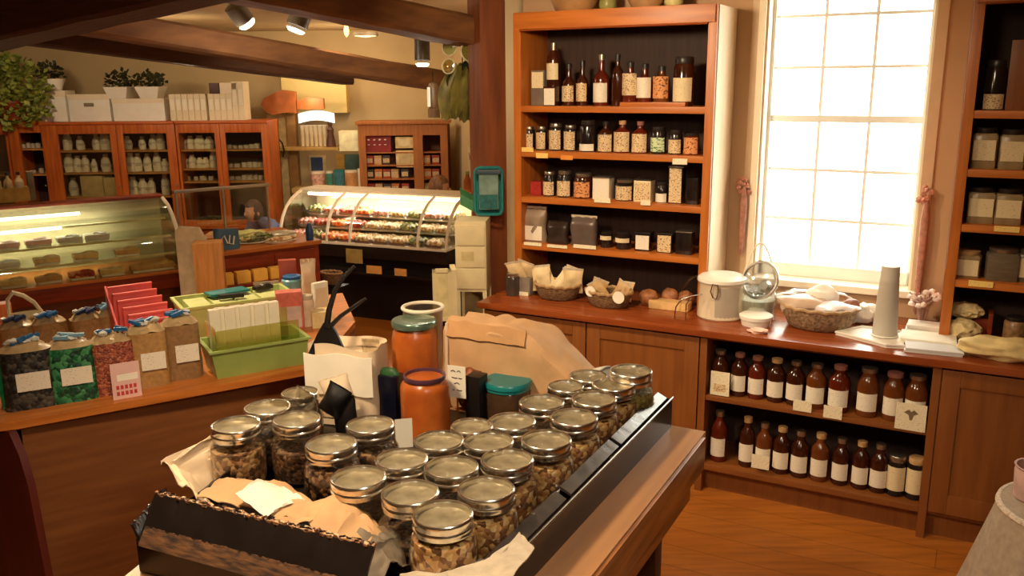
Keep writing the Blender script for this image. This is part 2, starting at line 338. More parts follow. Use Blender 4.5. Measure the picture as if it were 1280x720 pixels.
# ---- ceiling beams
def beam(a, b, m, label, thick=.22):
    (ax, at, ab, aY), (bx, bt, bb, bY) = a, b
    A0, A1, B0, B1 = aty(ax, ab, aY), aty(ax, at, aY), aty(bx, bb, bY), aty(bx, bt, bY)
    d = (B0-A0); d.z = 0; Ln = d.length; d.normalize(); n = Vector((-d.y, d.x, 0))
    if n.y < 0: n = -n
    r = atan2(d.y, d.x); base = Vector((A0.x, A0.y, 0)); bmx = MB()
    seg = 10; rows = []
    for i in range(seg+1):
        t = i/seg; w1 = .008*noise.noise(Vector((i*1.3, ax, 1))); w2 = .008*noise.noise(Vector((i*1.3, ax, 5)))
        zb = A0.z+(B0.z-A0.z)*t+w1; zt = min(CZ-.004, A1.z+(B1.z-A1.z)*t+w2); x = Ln*t; c = .018
        rows.append([bmx.bm.verts.new((x, y, z)) for y, z in ((c, zb), (thick-c, zb), (thick, zb+c), (thick, zt-c), (thick-c, zt), (c, zt), (0, zt-c), (0, zb+c))])
    for p, q in zip(rows, rows[1:]):
        for i in range(8): bmx.bm.faces.new((p[i], p[(i+1) % 8], q[(i+1) % 8], q[i]))
    bmx.bm.faces.new(rows[0]); bmx.bm.faces.new(list(reversed(rows[-1])))
    o = put('ceiling_beam', bmx, m, None, base, r); tag(o, label, 'beam', 'timber beams under the ceiling'); return o
beam((-90, -60, 70, 4.5), (330, -90, -25, 3.5), W_BEAMD, 'near black-brown beam slanting across the top left corner', .26)
beam((60, -3, 34, 5.0), (562, 89, 113, 7.2), W_BEAM, 'middle mid-brown beam running to the hanging glass bundle')
beam((300, -48, -2, 4.2), (604, 21, 57, 5.45), W_BEAM, 'upper brown knotty beam meeting the red-brown post')
beam((18, 27, 53, 6.2), (443, 93, 106, 8.2), W_BEAMD, 'low dark beam above the glazed cabinets, ending over the bright niche')
# ---- post
pb = aty(611, 380, 5.42); PX = Vector((pb.x+.01, 5.44, 0))
o = put('timber_post', MB().box(-.085, .085, -.085, .085, 0, CZ, .012), W_POST, None, PX, radians(28)); tag(o, 'red-brown square timber post beside the tall left bookcase', 'post')
# ================================================================ RIGHT COUNTER
CT = .88
c = thing('display_counter', 'long brown wooden counter base with doors and an open bottle niche', 'cabinet', RF(0, 0, 0), aR)
bs = MB()
bs.box(-1.28, 3.0, .06, .10, 0, .12)                                      # toe kick
bs.box(-1.28, -.015, .02, WV-.01, .12, CT-.035); bs.box(1.075, 3.0, .02, WV-.01, .12, CT-.035)
bs.box(-.015, .02, 0, WV-.01, .0, CT-.035); bs.box(1.045, 1.08, 0, WV-.01, .0, CT-.035)
put('body', bs, W_BR, c)
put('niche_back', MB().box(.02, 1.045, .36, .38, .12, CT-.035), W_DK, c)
put('shelf', MB().box(.02, 1.045, .0, .36, .125, .155, .004), W_BRX, c); put('shelf', MB().box(.02, 1.045, .005, .36, .505, .53, .004), W_BRX, c)
put('top_rail', MB().box(.02, 1.045, .0, .02, CT-.05, CT-.035), W_BRX, c)
def door(u0, u1, z0=.14, z1=CT-.05):
    s = .075; m = MB()
    m.box(u0, u0+s, 0, .02, z0, z1, .003); m.box(u1-s, u1, 0, .02, z0, z1, .003); m.box(u0+s, u1-s, 0, .02, z0, z0+s+.02, .003); m.box(u0+s, u1-s, 0, .02, z1-s, z1, .003)
    d = put('door', m, W_BR, c)
    put('panel', MB().box(u0+s, u1-s, .009, .016, z0+s+.02, z1-s), W_BR, d)
    return d
for u0, u1 in ((-1.27, -.645), (-.635, -.022), (1.085, 1.66), (1.67, 2.3)): door(u0, u1)
o = put('counter_top', MB().box(-1.3, 3.05, -.03, WV-.005, CT-.035, CT, .006), W_CT, None, RF(0, 0, 0), aR); tag(o, 'long orange-brown wooden worktop under the window', 'countertop')
# ================================================================ BOOKCASES
def bookcase(u0, u1, z1, head, shelves, label, side_light):
    v0, v1 = .30, WV-.008; r = thing('bookcase', label, 'bookcase', RF(u0, v0, CT), aR); W = u1-u0; D = v1-v0; Hh = z1-CT; s = .045
    put('side_panel', MB().box(0, s, 0, D, 0, Hh, .002), W_ORZ, r)
    put('side_panel', MB().box(W-s, W, 0, D, 0, Hh, .002), W_ORZ, r)
    put('outer_cladding', MB().box(W, W+.004, .02, D, 0, Hh), side_light, r)  # thin sheet that gives the outer side its own tone
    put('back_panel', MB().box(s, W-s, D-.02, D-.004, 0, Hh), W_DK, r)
    put('top_board', MB().box(s, W-s, 0.002, D, Hh-.03, Hh, .002), W_OR, r)
    hb = put('header_board', MB().box(s*.2, W-s*.2, -.012, .006, Hh-head, Hh+.004, .003), W_OR, r)
    put('bead', MB().tube([(s, -.01, Hh-head-.004), (W-s, -.01, Hh-head-.004)], .006), W_CT, hb)
    for z in shelves: put('shelf', MB().box(s, W-s, .003, D-.02, z-CT-.034, z-CT, .003), W_OR, r)
    return r
SH = [1.958, 1.708, 1.446, 1.173]
bookcase(-1.228, -.082, 2.457, .085, SH, 'tall orange pine bookcase left of the window, standing on the counter', mat('pale_side_panel', (226, 204, 172), .5, var=.05, scale=3, stretch=GZ))  # pale tone paints window light onto the pine side
SH2 = [1.950, 1.690, 1.438, 1.178]
bookcase(1.045, 2.1, 2.60, .19, SH2, 'brown pine bookcase right of the window, cut by the photo edge', W_ORZ)
# ================================================================ LEFT BAG COUNTER
BT = .9
def lmB(x, y): q = atz(x, y, BT)-OB; return (q.dot(L), q.dot(M))
CTOP = [(-.503, 0), lmB(394, 459), lmB(444, 402), lmB(428, 366), (-1.6, 1.25), (-1.9, 1.0), (-1.55, .28)]
bc = thing('bag_counter', 'long brown counter on the left topped with tan wood, carrying candy bags', 'counter', BF(0, 0, 0), aL)
put('front_panel', MB().box(-.49, CTOP[1][0]-.01, .03, .06, 0, BT-.03), W_TAN, bc)
put('end_panel', MB().prism([CTOP[1], CTOP[2], (CTOP[2][0]-.04, CTOP[2][1]), (CTOP[1][0]-.04, CTOP[1][1]+.03)], 0, BT-.03, 'z'), W_TAN, bc)
put('back_panel', MB().box(-1.5, CTOP[3][0]-.05, 1.15, 1.17, 0, BT-.03), W_TAN, bc)
cb = put('counter_top', MB().prism(CTOP, BT-.03, BT, 'z'), W_TANT, bc)
# curved dark end board, turned away from the front panel
e0 = BF(-.505, .01, 0); e1 = atz(-60, 520, BT-.035); d = (e1-e0); d.z = 0
prof = [(0, BT-.032), (0.0, .86), (-.035, .78), (-.06, .66), (-.07, .5), (-.082, .3), (-.10, 0), (1.1, 0), (1.1, BT-.032)]
bx = MB().prism([(-a if False else a, z) for a, z in prof], 0, .03, 'y')
eb = put('curved_end_board', bx, W_DRED, bc)
eb.location = (Matrix.Rotation(-aL, 4, 'Z') @ (e0-BF(0, 0, 0))); eb.rotation_euler = (0, 0, atan2(d.y, d.x)-aL)
# ================================================================ FRONT TABLE
tb = thing('display_table', 'dark wooden display table in the foreground under the black box', 'table', TF(0, 0, 0), aT)
put('tabletop', MB().prism([(-.84, -2.3), (0, -2.3), (0, .06), (-1.36, .06)], .87, .92, 'z'), W_TAB, tb)
put('apron', MB().box(-.05, -.02, -2.2, -.03, .70, .87).box(-1.3, -.05, -.06, -.03, .70, .87), W_TABF, tb)
put('edge_board', MB().box(-.018, .012, -2.3, .02, .80, .915, .004), W_TABF, tb)
for x, y in ((-.13, -.12), (-1.22, -.12), (-.13, -2.2), (-.78, -2.2)):
    put('leg', MB().box(x-.035, x+.035, y-.035, y+.035, 0, .87, .006), mat('table_leg_dark', (60, 28, 16), .5, scale=3, stretch=GZ), tb)
# ================================================================ item builders (front faces local -Y)
def E(): return thing('x', 'x', 'x')
def mason(fill, level=.135):
    def f():
        r = E(); r.name = 'mason_jar'
        prof = [(.001, 0), (.066, 0), (.078, .008), (.082, .03), (.083, .09), (.080, .118), (.071, .137), (.066, .146), (.066, .16)]
        put('glass_body', MB().lathe(prof, 28), GLS, r)
        cp = [(x*.955, z*.98+.003) for x, z in prof if z < level]; cp.append((cp[-1][0]*.97, level)); cp.append((.001, level+.006))
        put('contents', MB().lathe(cp, 24), fill, r)
        rg = MB().lathe([(.066, .150), (.0705, .150), (.0705, .156), (.0725, .160), (.0725, .164), (.0700, .168), (.0715, .176), (.0722, .183), (.0715, .187), (.0690, .1895), (.0655, .1885), (.0640, .184), (.0635, .172)], 36)
        for fc in list(rg.bm.faces):
            if len(fc.verts) > 4: rg.bm.faces.remove(fc)
        put('ring', rg, MET, r)
        put('lid_disc', MB().lathe([(.001, .166), (.0640, .166), (.0640, .1735), (.057, .1730), (.055, .1718), (.001, .1718)], 32), METD, r)
        return r
    return f
def can(prof, m, name='canister', extra=None, n=28, sq=None):
    def f():
        r = E(); r.name = name; put('body', MB().lathe(prof, n, sq=sq), m, r)
        if extra: extra(r)
        return r
    return f
def front_label(parent, w, h, z, y, m, name='label', r=None):
    """label patch; r bends it round a bottle"""
    mb = MB()
    if r:
        a = min(1.2, w/2/r); mb.grid(lambda u, v: Vector((r*1.02*sin((u-.5)*2*a), -r*1.02*cos((u-.5)*2*a), z-h/2+h*v)), 8, 1, .0008)
    else: mb.box(-w/2, w/2, y-.0015, y, z-h/2, z+h/2)
    return put(name, mb, m, parent)
ZB = .932
# ---------------------------------------------------------------- black box tray
def pt(x, y, z): return Vector((x, y, z))
bx = thing('cardboard_tray', 'large black cardboard tray holding the rows of glass jars on the dark table', 'box', TF(0, 0, .92), aT)
def wallq(name, a, b, z0, z1, t, m, lean=(0, 0), rag=0, parent=bx, label=None):
    """upright card wall from a to b (table frame); lean moves its top; rag roughens its top edge"""
    a = Vector((a[0], a[1], 0)); b = Vector((b[0], b[1], 0)); d = b-a; n = Vector((-d.y, d.x, 0)).normalized()
    def f(u, v):
        zz = z0+(z1-z0)*v
        if v > .99 and rag: zz += rag*noise.noise(Vector((u*d.length*60, 3, 1)))
        return a+d*u+Vector((lean[0]*v, lean[1]*v, zz))
    return put(name, MB().grid(f, 60 if rag else 12, 3, t), m, parent, label=label)
FL, FR, RN, RFR, LB = (-1.00, -1.44), (-.13, -1.34), (-.13, -1.34), (-.125, .14), (-1.30, -.45)
put('floor_sheet', MB().prism([FL, (-.13, -1.34), (-.125, .05), (-.32, .05), (-.32, -.16), (-1.27, -.18), (-1.29, -.4)], 0.001, .008, 'z'), BLKB, bx)
wallq('front_wall', FL, FR, 0.005, .085, .006, BLKB)
wallq('left_wall', (-1.28, -.2), FL, 0.005, .09, .006, BLKB)
wallq('right_wall', (-.13, -1.34), (-.125, .05), 0.0, .105, .006, mat('black_box_side', (44, 36, 34), .22, scale=6, var=.2, bump=.05))
wallq('back_wall', (-.125, .05), (-.32, .05), 0.0, .10, .006, BLKB)
rimm = mat('black_foil_flap', (70, 62, 60), .18, .3, var=.2, scale=20, bump=.1)
for a, b_ in ((-1.34, -.80), (-.77, -.42), (-.40, .04)):                    # inner folded flaps with gaps between
    put('flap', MB().prism([(-.135, .100), (-.135, .106), (-.168, .122), (-.205, .085), (-.203, .078), (-.168, .112)], a, b_, 'y'), rimm, bx)
put('edge_bead', MB().tube([(-.121, -1.34, .107), (-.117, .05, .107)], .0035), STEEL, bx)
fp = wallq('raised_flap', (-1.0, -1.44), (-.355, -1.40), .075, .185, .006, BLKB, lean=(0, .07), rag=.006)
wallq('torn_edge', (-1.0, -1.371), (-.355, -1.331), .179, .189, .007, speck('torn_card', [(176, 128, 88), (90, 56, 36), (214, 176, 136)], 120), rag=.012, parent=fp, label='torn brown edge of the flap')
wallq('scuff_strip', (-.99, -1.448), (-.36, -1.408), .078, .118, .003, SCUF, lean=(0, .027), rag=.004, parent=fp, label='scuffed brown strip')
wallq('corner_flap', (-1.0, -1.44), (-1.09, -1.26), .085, .12, .006, BLKB, lean=(-.02, -.0), rag=.008)
# ---------------------------------------------------------------- mason jars (lid centres)
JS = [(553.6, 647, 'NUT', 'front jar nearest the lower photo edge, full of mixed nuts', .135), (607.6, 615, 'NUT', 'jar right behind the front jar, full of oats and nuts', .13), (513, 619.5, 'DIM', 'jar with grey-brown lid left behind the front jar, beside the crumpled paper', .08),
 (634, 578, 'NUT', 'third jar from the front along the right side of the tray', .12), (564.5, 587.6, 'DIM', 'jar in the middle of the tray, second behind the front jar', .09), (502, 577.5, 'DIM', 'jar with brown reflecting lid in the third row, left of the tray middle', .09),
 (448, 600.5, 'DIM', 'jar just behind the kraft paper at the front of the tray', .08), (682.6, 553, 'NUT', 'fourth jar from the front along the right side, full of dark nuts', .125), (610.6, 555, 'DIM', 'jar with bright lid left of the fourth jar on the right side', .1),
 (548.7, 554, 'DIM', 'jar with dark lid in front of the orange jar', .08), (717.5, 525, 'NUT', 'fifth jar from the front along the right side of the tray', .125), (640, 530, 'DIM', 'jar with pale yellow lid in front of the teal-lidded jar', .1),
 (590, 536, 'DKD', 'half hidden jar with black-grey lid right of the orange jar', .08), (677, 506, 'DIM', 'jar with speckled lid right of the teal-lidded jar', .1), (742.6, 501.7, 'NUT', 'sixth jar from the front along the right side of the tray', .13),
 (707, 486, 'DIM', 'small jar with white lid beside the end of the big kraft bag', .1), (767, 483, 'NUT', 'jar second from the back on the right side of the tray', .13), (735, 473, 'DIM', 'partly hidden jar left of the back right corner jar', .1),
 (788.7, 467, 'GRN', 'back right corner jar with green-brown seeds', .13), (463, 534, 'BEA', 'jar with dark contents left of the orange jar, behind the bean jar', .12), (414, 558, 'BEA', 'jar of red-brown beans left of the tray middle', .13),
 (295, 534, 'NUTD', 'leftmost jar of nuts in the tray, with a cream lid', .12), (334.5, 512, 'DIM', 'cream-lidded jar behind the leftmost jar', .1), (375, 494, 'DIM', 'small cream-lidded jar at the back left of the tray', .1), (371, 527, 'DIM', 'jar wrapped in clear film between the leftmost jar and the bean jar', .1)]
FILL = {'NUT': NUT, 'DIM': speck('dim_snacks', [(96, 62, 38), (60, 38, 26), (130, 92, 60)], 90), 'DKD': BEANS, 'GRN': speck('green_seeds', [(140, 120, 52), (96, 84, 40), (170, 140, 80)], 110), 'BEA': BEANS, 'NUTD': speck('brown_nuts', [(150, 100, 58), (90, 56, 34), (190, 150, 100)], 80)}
for x, y, k, lab, lv in JS:
    hz_ = 1.14 if (x, y) == (788.7, 467) else 1.0; P = atz(x, y, ZB+.178*hz_)
    s = {(707, 486): .84, (735, 473): .92, (590, 536): .88, (375, 494): .84}.get((x, y), 1.0)
    z0 = ZB if s == 1 else ZB
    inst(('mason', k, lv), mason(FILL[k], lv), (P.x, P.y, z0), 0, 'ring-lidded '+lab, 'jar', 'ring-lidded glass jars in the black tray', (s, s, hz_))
# ---------------------------------------------------------------- crumpled paper liner
def crumple(name, P, m, label, cat, amp=.02, thick=.003, nu=28, nv=12, seed=0, group=None):
    """sheet through a grid of control points, creased by noise"""
    R = len(P)-1; Cn = len(P[0])-1
    def f(u, v):
        a = min(R-1e-6, u*R); b_ = min(Cn-1e-6, v*Cn); i = int(a); j = int(b_); s, t = a-i, b_-j
        s = s*s*(3-2*s); p = (P[i][j]*(1-s)+P[i+1][j]*s)*(1-t)+(P[i][j+1]*(1-s)+P[i+1][j+1]*s)*t
        q = Vector((u*7+seed, v*5+seed*2, seed)); k = abs(noise.noise(q*.7))*1.2-.3+.22*noise.noise(q*1.8)
        return p+Vector((.3*noise.noise(q*.6+Vector((9, 0, 0))), .3*noise.noise(q*.6+Vector((0, 9, 0))), k))*amp
    o = put(name, MB().grid(f, nu, nv, thick), m); return tag(o, label, cat, group)
T = TF
crumple('liner_cloth', [[T(-1.235, -.45, .97), T(-1.245, -.45, 1.02), T(-1.25, -.45, 1.04)], [T(-1.22, -.8, .96), T(-1.245, -.85, 1.03), T(-1.26, -.88, 1.06)], [T(-1.16, -1.08, .96), T(-1.18, -1.14, 1.04), T(-1.17, -1.21, 1.09)], [T(-1.0, -1.19, .96), T(-1.0, -1.24, 1.02), T(-1.0, -1.27, 1.055)]], KRAFTL, 'pale crumpled cloth lining the left corner of the black tray', 'cloth', .04, seed=1)
crumple('kraft_paper', [[T(-1.03, -1.06, 1.0), T(-1.0, -1.15, 1.05), T(-1.0, -1.25, 1.04)], [T(-.86, -1.07, 1.03), T(-.86, -1.15, 1.065), T(-.85, -1.25, 1.05)], [T(-.68, -1.1, 1.0), T(-.68, -1.17, 1.05), T(-.68, -1.25, 1.05)]], KRAFT, 'folded brown kraft paper beneath the leftmost jar, at the tray front', 'paper', .02, seed=4)
crumple('paper_scrap', [[T(-.80, -1.14, 1.06), T(-.83, -1.2, 1.10), T(-.86, -1.25, 1.08)], [T(-.72, -1.15, 1.05), T(-.73, -1.22, 1.06), T(-.74, -1.27, 1.05)]], PAPER, 'white paper triangle poking up inside the tray front', 'paper', .01, seed=2, nu=10)
crumple('kraft_bag', [[T(-.72, -1.12, 1.0), T(-.72, -1.19, 1.06), T(-.72, -1.26, 1.04)], [T(-.60, -1.10, 1.04), T(-.60, -1.17, 1.095), T(-.60, -1.27, 1.07)], [T(-.52, -1.13, 1.04), T(-.52, -1.20, 1.08), T(-.52, -1.28, 1.06)], [T(-.44, -1.15, 1.0), T(-.44, -1.22, 1.05), T(-.44, -1.28, 1.05)]], KRAFT, 'crumpled kraft bag with brown creases in the middle of the tray front', 'bag', .025, seed=6)
crumple('grey_cloth', [[T(-.50, -1.13, 1.02), T(-.50, -1.22, 1.06), T(-.50, -1.31, 1.03)], [T(-.42, -1.15, 1.02), T(-.42, -1.24, 1.05), T(-.42, -1.33, 1.03)], [T(-.37, -1.2, .98), T(-.37, -1.26, 1.02), T(-.36, -1.32, 1.0)]], mat('grey_brown_cloth', (120, 106, 88), .7, var=.25, scale=24, bump=.3), 'grey crumpled cloth left of the front jar', 'cloth', .016, seed=9)
crumple('liner_paper', [[T(-.46, -1.24, .96), T(-.46, -1.31, 1.01), T(-.46, -1.37, 1.02)], [T(-.3, -1.26, .96), T(-.3, -1.33, 1.00), T(-.3, -1.39, 1.01)], [T(-.19, -1.22, .97), T(-.16, -1.27, 1.03), T(-.12, -1.35, 1.05)], [T(-.17, -1.02, .97), T(-.155, -1.05, 1.03), T(-.135, -1.1, 1.048)]], LINEN, 'rumpled linen liner draped over the near right corner of the tray', 'cloth', .02, seed=12)
crumple('paper_strip', [[T(-.19, -.9, .97), T(-.175, -.92, 1.02), T(-.165, -.94, 1.04)], [T(-.185, -.78, .97), T(-.17, -.78, 1.02), T(-.165, -.78, 1.04)]], LINEN, 'pale paper tucked between the jars and the right tray wall', 'paper', .012, seed=14, nu=10)
def lc(x, y, z, dz=0): q = atz(x, y, z); return Vector((q.x, q.y, z+dz))
crumple('linen_fold', [[lc(500, 716, 1.00), lc(500, 728, 1.03), lc(495, 750, 1.02)], [lc(560, 712, 1.00), lc(560, 716, 1.045), lc(556, 745, 1.04)], [lc(615, 694, 1.00), lc(612, 697, 1.055), lc(640, 722, 1.055)], [lc(648, 664, 1.01), lc(652, 668, 1.055), lc(668, 684, 1.056)]], LINEN, 'pale linen fold rising over the tray corner right of the front jar', 'cloth', .012, seed=21)
# ---------------------------------------------------------------- behind the jars
def spot(x, yb, z0, w, yt):
    P = atz(x, yb, z0); k = depth(P)/F; zt = aty(x, yt, P.y).z
    return P, w*k, zt-z0
def pouch(w, h, d, m, topm=None, crimp=.12, seed=0):
    def f():
        r = E(); r.name = 'pouch'
        def g(u, v):
            t = 2*pi*u; z = v; k = 1-(max(0, (v-(1-crimp*2.2)))/(crimp*2.2))**1.3*.93 if v > 1-crimp*2.2 else 1
            k *= min(1, .75+v*2.5); wk = 1+.05*sin(9*v+seed)
            c, s = cos(t), sin(t); n = .06*noise.noise(Vector((c*2+seed, s*2, v*4)))
            return Vector((w/2*wk*(abs(c)**.6)*(1 if c > 0 else -1)*(1+n), d/2*k*(abs(s)**.7)*(1 if s > 0 else -1)*(1+n*2), h*z))
        body = MB().grid(g, 28, 14); body.grid(lambda u, v: g(u, 0)*v, 28, 1); put('bag', body, m, r)
        put('crimp', MB().grid(lambda u, v: Vector((w*(u-.5)*1.03, .004*sin(u*20+seed), h*(.965+.09*v))), 10, 2, .003), topm or m, r)
        return r
    return f
# white kraft bag with black scoop
P, w, h = spot(436, 528, ZB, 92, 432)
wb = thing('paper_bag', 'white paper bag with printed front holding the black scoop', 'bag', (P.x, P.y+.05, ZB), aT+.25)
def bagbody(w, d, h, seed, m, parent, name='body', top=0.03):
    def g(u, v):
        t = 2*pi*u; c, s = cos(t), sin(t); q = .035*noise.noise(Vector((c*1.6+seed, s*1.6, v*3)))
        e = 5; k = (abs(c)**e+abs(s)**e)**(-1/e)
        return Vector((w/2*c*k*(1+q), d/2*s*k*(1+q), h*v+(top*noise.noise(Vector((u*5, seed, 2))) if v > .95 else 0)))
    mb = MB().grid(g, 44, 12); mb.grid(lambda u, v: g(u, 1)*Vector((1, 1, 1)).x*1 + Vector((0, 0, -h*.12*v)) - Vector((g(u, 1).x*.12*v, g(u, 1).y*.12*v, 0)), 44, 3)
    mb.grid(lambda u, v: Vector((g(u, .88).x*.9*v, g(u, .88).y*.9*v, h*.86)), 44, 2)
    mb.grid(lambda u, v: Vector((g(u, 0).x*v, g(u, 0).y*v, 0)), 44, 1)
    return put(name, mb, m, parent)
bagbody(w, w*.62, h, 3, KRAFTL, wb)
put('front_band', MB().grid(lambda u, v: Vector((w*.97*(u-.5), -w*.325, h*(.42+.5*v)-.006*sin(u*9))), 8, 3, .004), PAPER, wb, label='plain white upper band')
put('print', MB().box(-w*.42, w*.1, -w*.322, -w*.318, h*.1, h*.32), printed('bag_print', (222, 190, 150), (150, 106, 74), 1.2, .55, 45), wb)
# scoop: flat triangular blade and two bent handles
P2, _, _ = spot(418, 430, P.z+h-.02, 10, 430); P2 = Vector((P.x-.055, P.y-.01, ZB+h-.03))
sc = thing('serving_scoop', 'black flared plastic scoop standing in the white paper bag', 'scoop', P2, aT+.25)
put('blade', MB().prism([(-.075, 0), (.075, -.01), (.035, .085), (.015, .115), (-.01, .115), (-.035, .075)], -.005, .005, 'y'), BLK, sc)
put('handle', MB().tube([(0, 0, .10), (.012, 0, .16), (.03, .01, .22), (.06, .02, .27), (.10, .03, .31)], .012, 8, taper=lambda t: 1-.5*t), BLK, sc)
put('handle', MB().tube([(.01, 0, .10), (.05, .01, .14), (.10, .02, .175), (.135, .03, .20)], .009, 8, taper=lambda t: 1-.4*t), BLK, sc)
# orange jars
def ojar(w, h, m, lidkind):
    def f():
        r = E(); r.name = 'preserve_jar'; R = w/2
        put('body', MB().lathe([(.001, 0), (R*.9, 0), (R, h*.04), (R, h*.78), (R*.93, h*.87), (R*.78, h*.92), (R*.78, h*.95)], 32, wob=lambda t, z: 1+.018*cos(8*t)), m, r)
        if lidkind == 'open':
            o_ = MB().lathe([(R*.80, h*.93), (R*.86, h*.93), (R*.88, h*.97), (R*.86, h), (R*.78, h), (R*.76, h*.95)], 32)
            for fc in list(o_.bm.faces):
                if len(fc.verts) > 4: o_.bm.faces.remove(fc)
            put('rim', o_, mat('dark_violet_rim', (84, 52, 66), .3, var=.2), r)
            put('surface', MB().lathe([(R*.77, h*.93), (.001, h*.93)], 24), mat('orange_surface', (150, 74, 30), .4, var=.3), r)
        else:
            put('lid', MB().lathe([(R*.84, h*.93), (R*.97, h*.93), (R*.99, h*.95), (R*.99, h*.985), (R*.95, h), (.001, h)], 32), TEAL if lidkind == 'teal' else mat('grey_green_lid', (112, 138, 122), .25, .6, var=.1), r)
        return r
    return f
P, w, h = spot(530, 553, ZB, 62, 478); inst('ojf', ojar(w, h, ORSW, 'open'), (P.x, P.y+w/2, ZB), 0, 'front orange ribbed jar, open, with dark violet rim and blank white tag', 'jar')
tg = thing('white_tag', 'blank white tag leaning on the front orange jar', 'tag', (P.x-.06, P.y-.04, ZB), .2); put('card', MB().box(-.028, .028, -.001, .001, 0, .10), PAPER, tg)
P, w, h = spot(521, 540, ZB, 58, 431); P = aty(521, 500, 3.05); inst('ojb', ojar(.165, 1.262-ZB+.0, ORSW, 'grey'), (P.x, P.y, ZB), 0, 'rear tall orange ribbed jar with grey-green lid', 'jar')
# teal-lidded jar
P, w, h = spot(635, 535, ZB, 60, 484); k = depth(P)/F
def tealjar():
    r = E(); R = w/2; put('body', MB().lathe([(.001, 0), (R*.95, 0), (R, .01), (R, h*.7), (R*.9, h*.8)], 32), mat('brown_filled_glass', (70, 50, 34), .15, scale=20, var=.3), r)
    put('glass_collar', MB().lathe([(R*.9, h*.78), (R*.98, h*.80), (R*.98, h*.86), (R*.9, h*.88)], 32), TEALG, r); put('lid', MB().lathe([(R*.95, h*.86), (R*1.03, h*.88), (R*1.03, h*.96), (R*.98, h), (.001, h)], 32), TEAL, r); r.name = 'lidded_jar'; return r
inst('teal', tealjar, (P.x, P.y+w/2, ZB), 0, 'brown jar with a wide teal lid in front of the big kraft bag', 'jar')
P, w, h = spot(596, 535, ZB, 20, 474); o = put('black_carton', MB().box(-w/2, w/2, -.03, .03, 0, h, .003), BLK, None, (P.x, P.y+.05, ZB), aT); tag(o, 'narrow black carton left of the teal-lidded jar', 'box')
P, w, h = spot(487, 535, ZB, 30, 466); w *= .95
t = thing('black_pouch', 'black upright pouch with green top left of the orange jar', 'pouch', (P.x, P.y+.05, ZB), aT+.1)
put('bag', MB().box(-w/2, w/2, -.03, .03, 0, h*.9, .008), mat('navy_black_film', (16, 18, 34), .25, var=.2), t); put('top', MB().lathe([(w*.5, h*.88), (w*.49, h*.93), (w*.3, h)], 16, sy=.5), mat('green_top', (40, 84, 44), .4), t)
# wrapped goods
def wrap(x, yb, w_, yt, m, label, cat, seed, z0=ZB, dz=.6, tilt=0, group=None, name='wrapped_packet'):
    P, w, h = spot(x, yb, z0, w_, yt)
    mb = MB(); mb.blob((0, 0, h/2), (w/2, w/2*dz, h/2), seed, .3, 3, 1.7)
    o = put(name, mb, m, None, (P.x, P.y+.03, z0), tilt); tag(o, label, cat, group); return o
def packet(x, yb, w_, yt, m, label, cat, tilt=0, z0=ZB, d=.03, name='packet', roll=0, extra=None):
    P, w, h = spot(x, yb, z0, w_, yt); o = thing(name, label, cat, (P.x, P.y+d, z0), aT+tilt)
    if roll: o.rotation_euler[1] = roll
    o2 = put('wrapper', MB().grid(lambda u, v: Vector((w/2*cos(2*pi*u)*(1-.1*sin(pi*v)), d*sin(2*pi*u)*(.15+.85*sin(pi*min(.98, max(.06, v)))), h*v)), 20, 10), m, o)
    put('seal', MB().grid(lambda u, v: Vector((w*(u-.5)*1.02, .002*sin(30*u), h*(.96+.06*v))), 12, 1, .002), extra or m, o); return o
packet(408, 520, 32, 482, BLK, 'small black packet tilted on the packets behind the bean jar', 'packet', .3, z0=1.05, roll=.5)
packet(432, 560, 36, 496, BLK, 'black packet with gold crimp right behind the bean jar', 'packet', -.1, extra=mat('gold_foil', (170, 130, 60), .3, .8))
packet(430, 520, 40, 474, KRAFTL, 'pale cloth-like packet leaning above the black packet', 'packet', .4, z0=1.02, roll=-.3)
packet(458, 530, 26, 470, KRAFT, 'brown paper packet left of the black upright pouch', 'packet', .1, z0=ZB)
packet(355, 538, 42, 505, FILM, 'clear film packet laid over the jars on the left', 'packet', .3, z0=1.03)
packet(382, 525, 50, 492, FILM, 'crinkled clear film packet behind the bean jar', 'packet', -.4, z0=1.08)
packet(465, 505, 24, 428, FILM, 'shiny clear film bundle beside the white paper bag', 'packet', .2, z0=1.0)
# big kraft bag lying on its side
P = TF(-.665, -.035, .921); kb = thing('kraft_sack', 'big beige kraft paper sack lying on its side behind the jars', 'bag', P, aT+.06)
Lw, Dp, Hh = .50, .19, .325
def kg(u, v):
    t = 2*pi*v; x = (u-.5)*Lw; c, s = cos(t), sin(t); e = 9; k = (abs(c)**e+abs(s)**e)**(-1/e); f = 1-.5*max(0, (u-.6)/.4)**1.15
    q = .07*noise.noise(Vector((u*4, c*2, s*2)))+.14*abs(noise.noise(Vector((u*5+3, c*1.5, s*4))))-.03
    return Vector((x+.02*c, Dp/2*c*k*(1+q)*(1-.2*(1-f)), Hh/2+Hh/2*s*k*(1+q)*f - Hh/2*(1-f)*.9))
mb = MB().grid(kg, 40, 36); mb.grid(lambda u, v: Vector((kg(0, v).x, kg(0, v).y*u, Hh/2+(kg(0, v).z-Hh/2)*u)), 3, 36); put('sack', mb, KRAFT, kb)
mb = MB().grid(lambda u, v: kg(1, v)+Vector((.05*u, 0, -.01*u))*1+Vector((0, .02*u*cos(2*pi*v)+.012*noise.noise(Vector((v*20, u, 0))), .03*u*sin(2*pi*v)+.01*noise.noise(Vector((v*20, u, 5))))), 3, 36, .003); put('open_mouth', mb, PAPER, kb, label='open white-edged mouth of the sack')
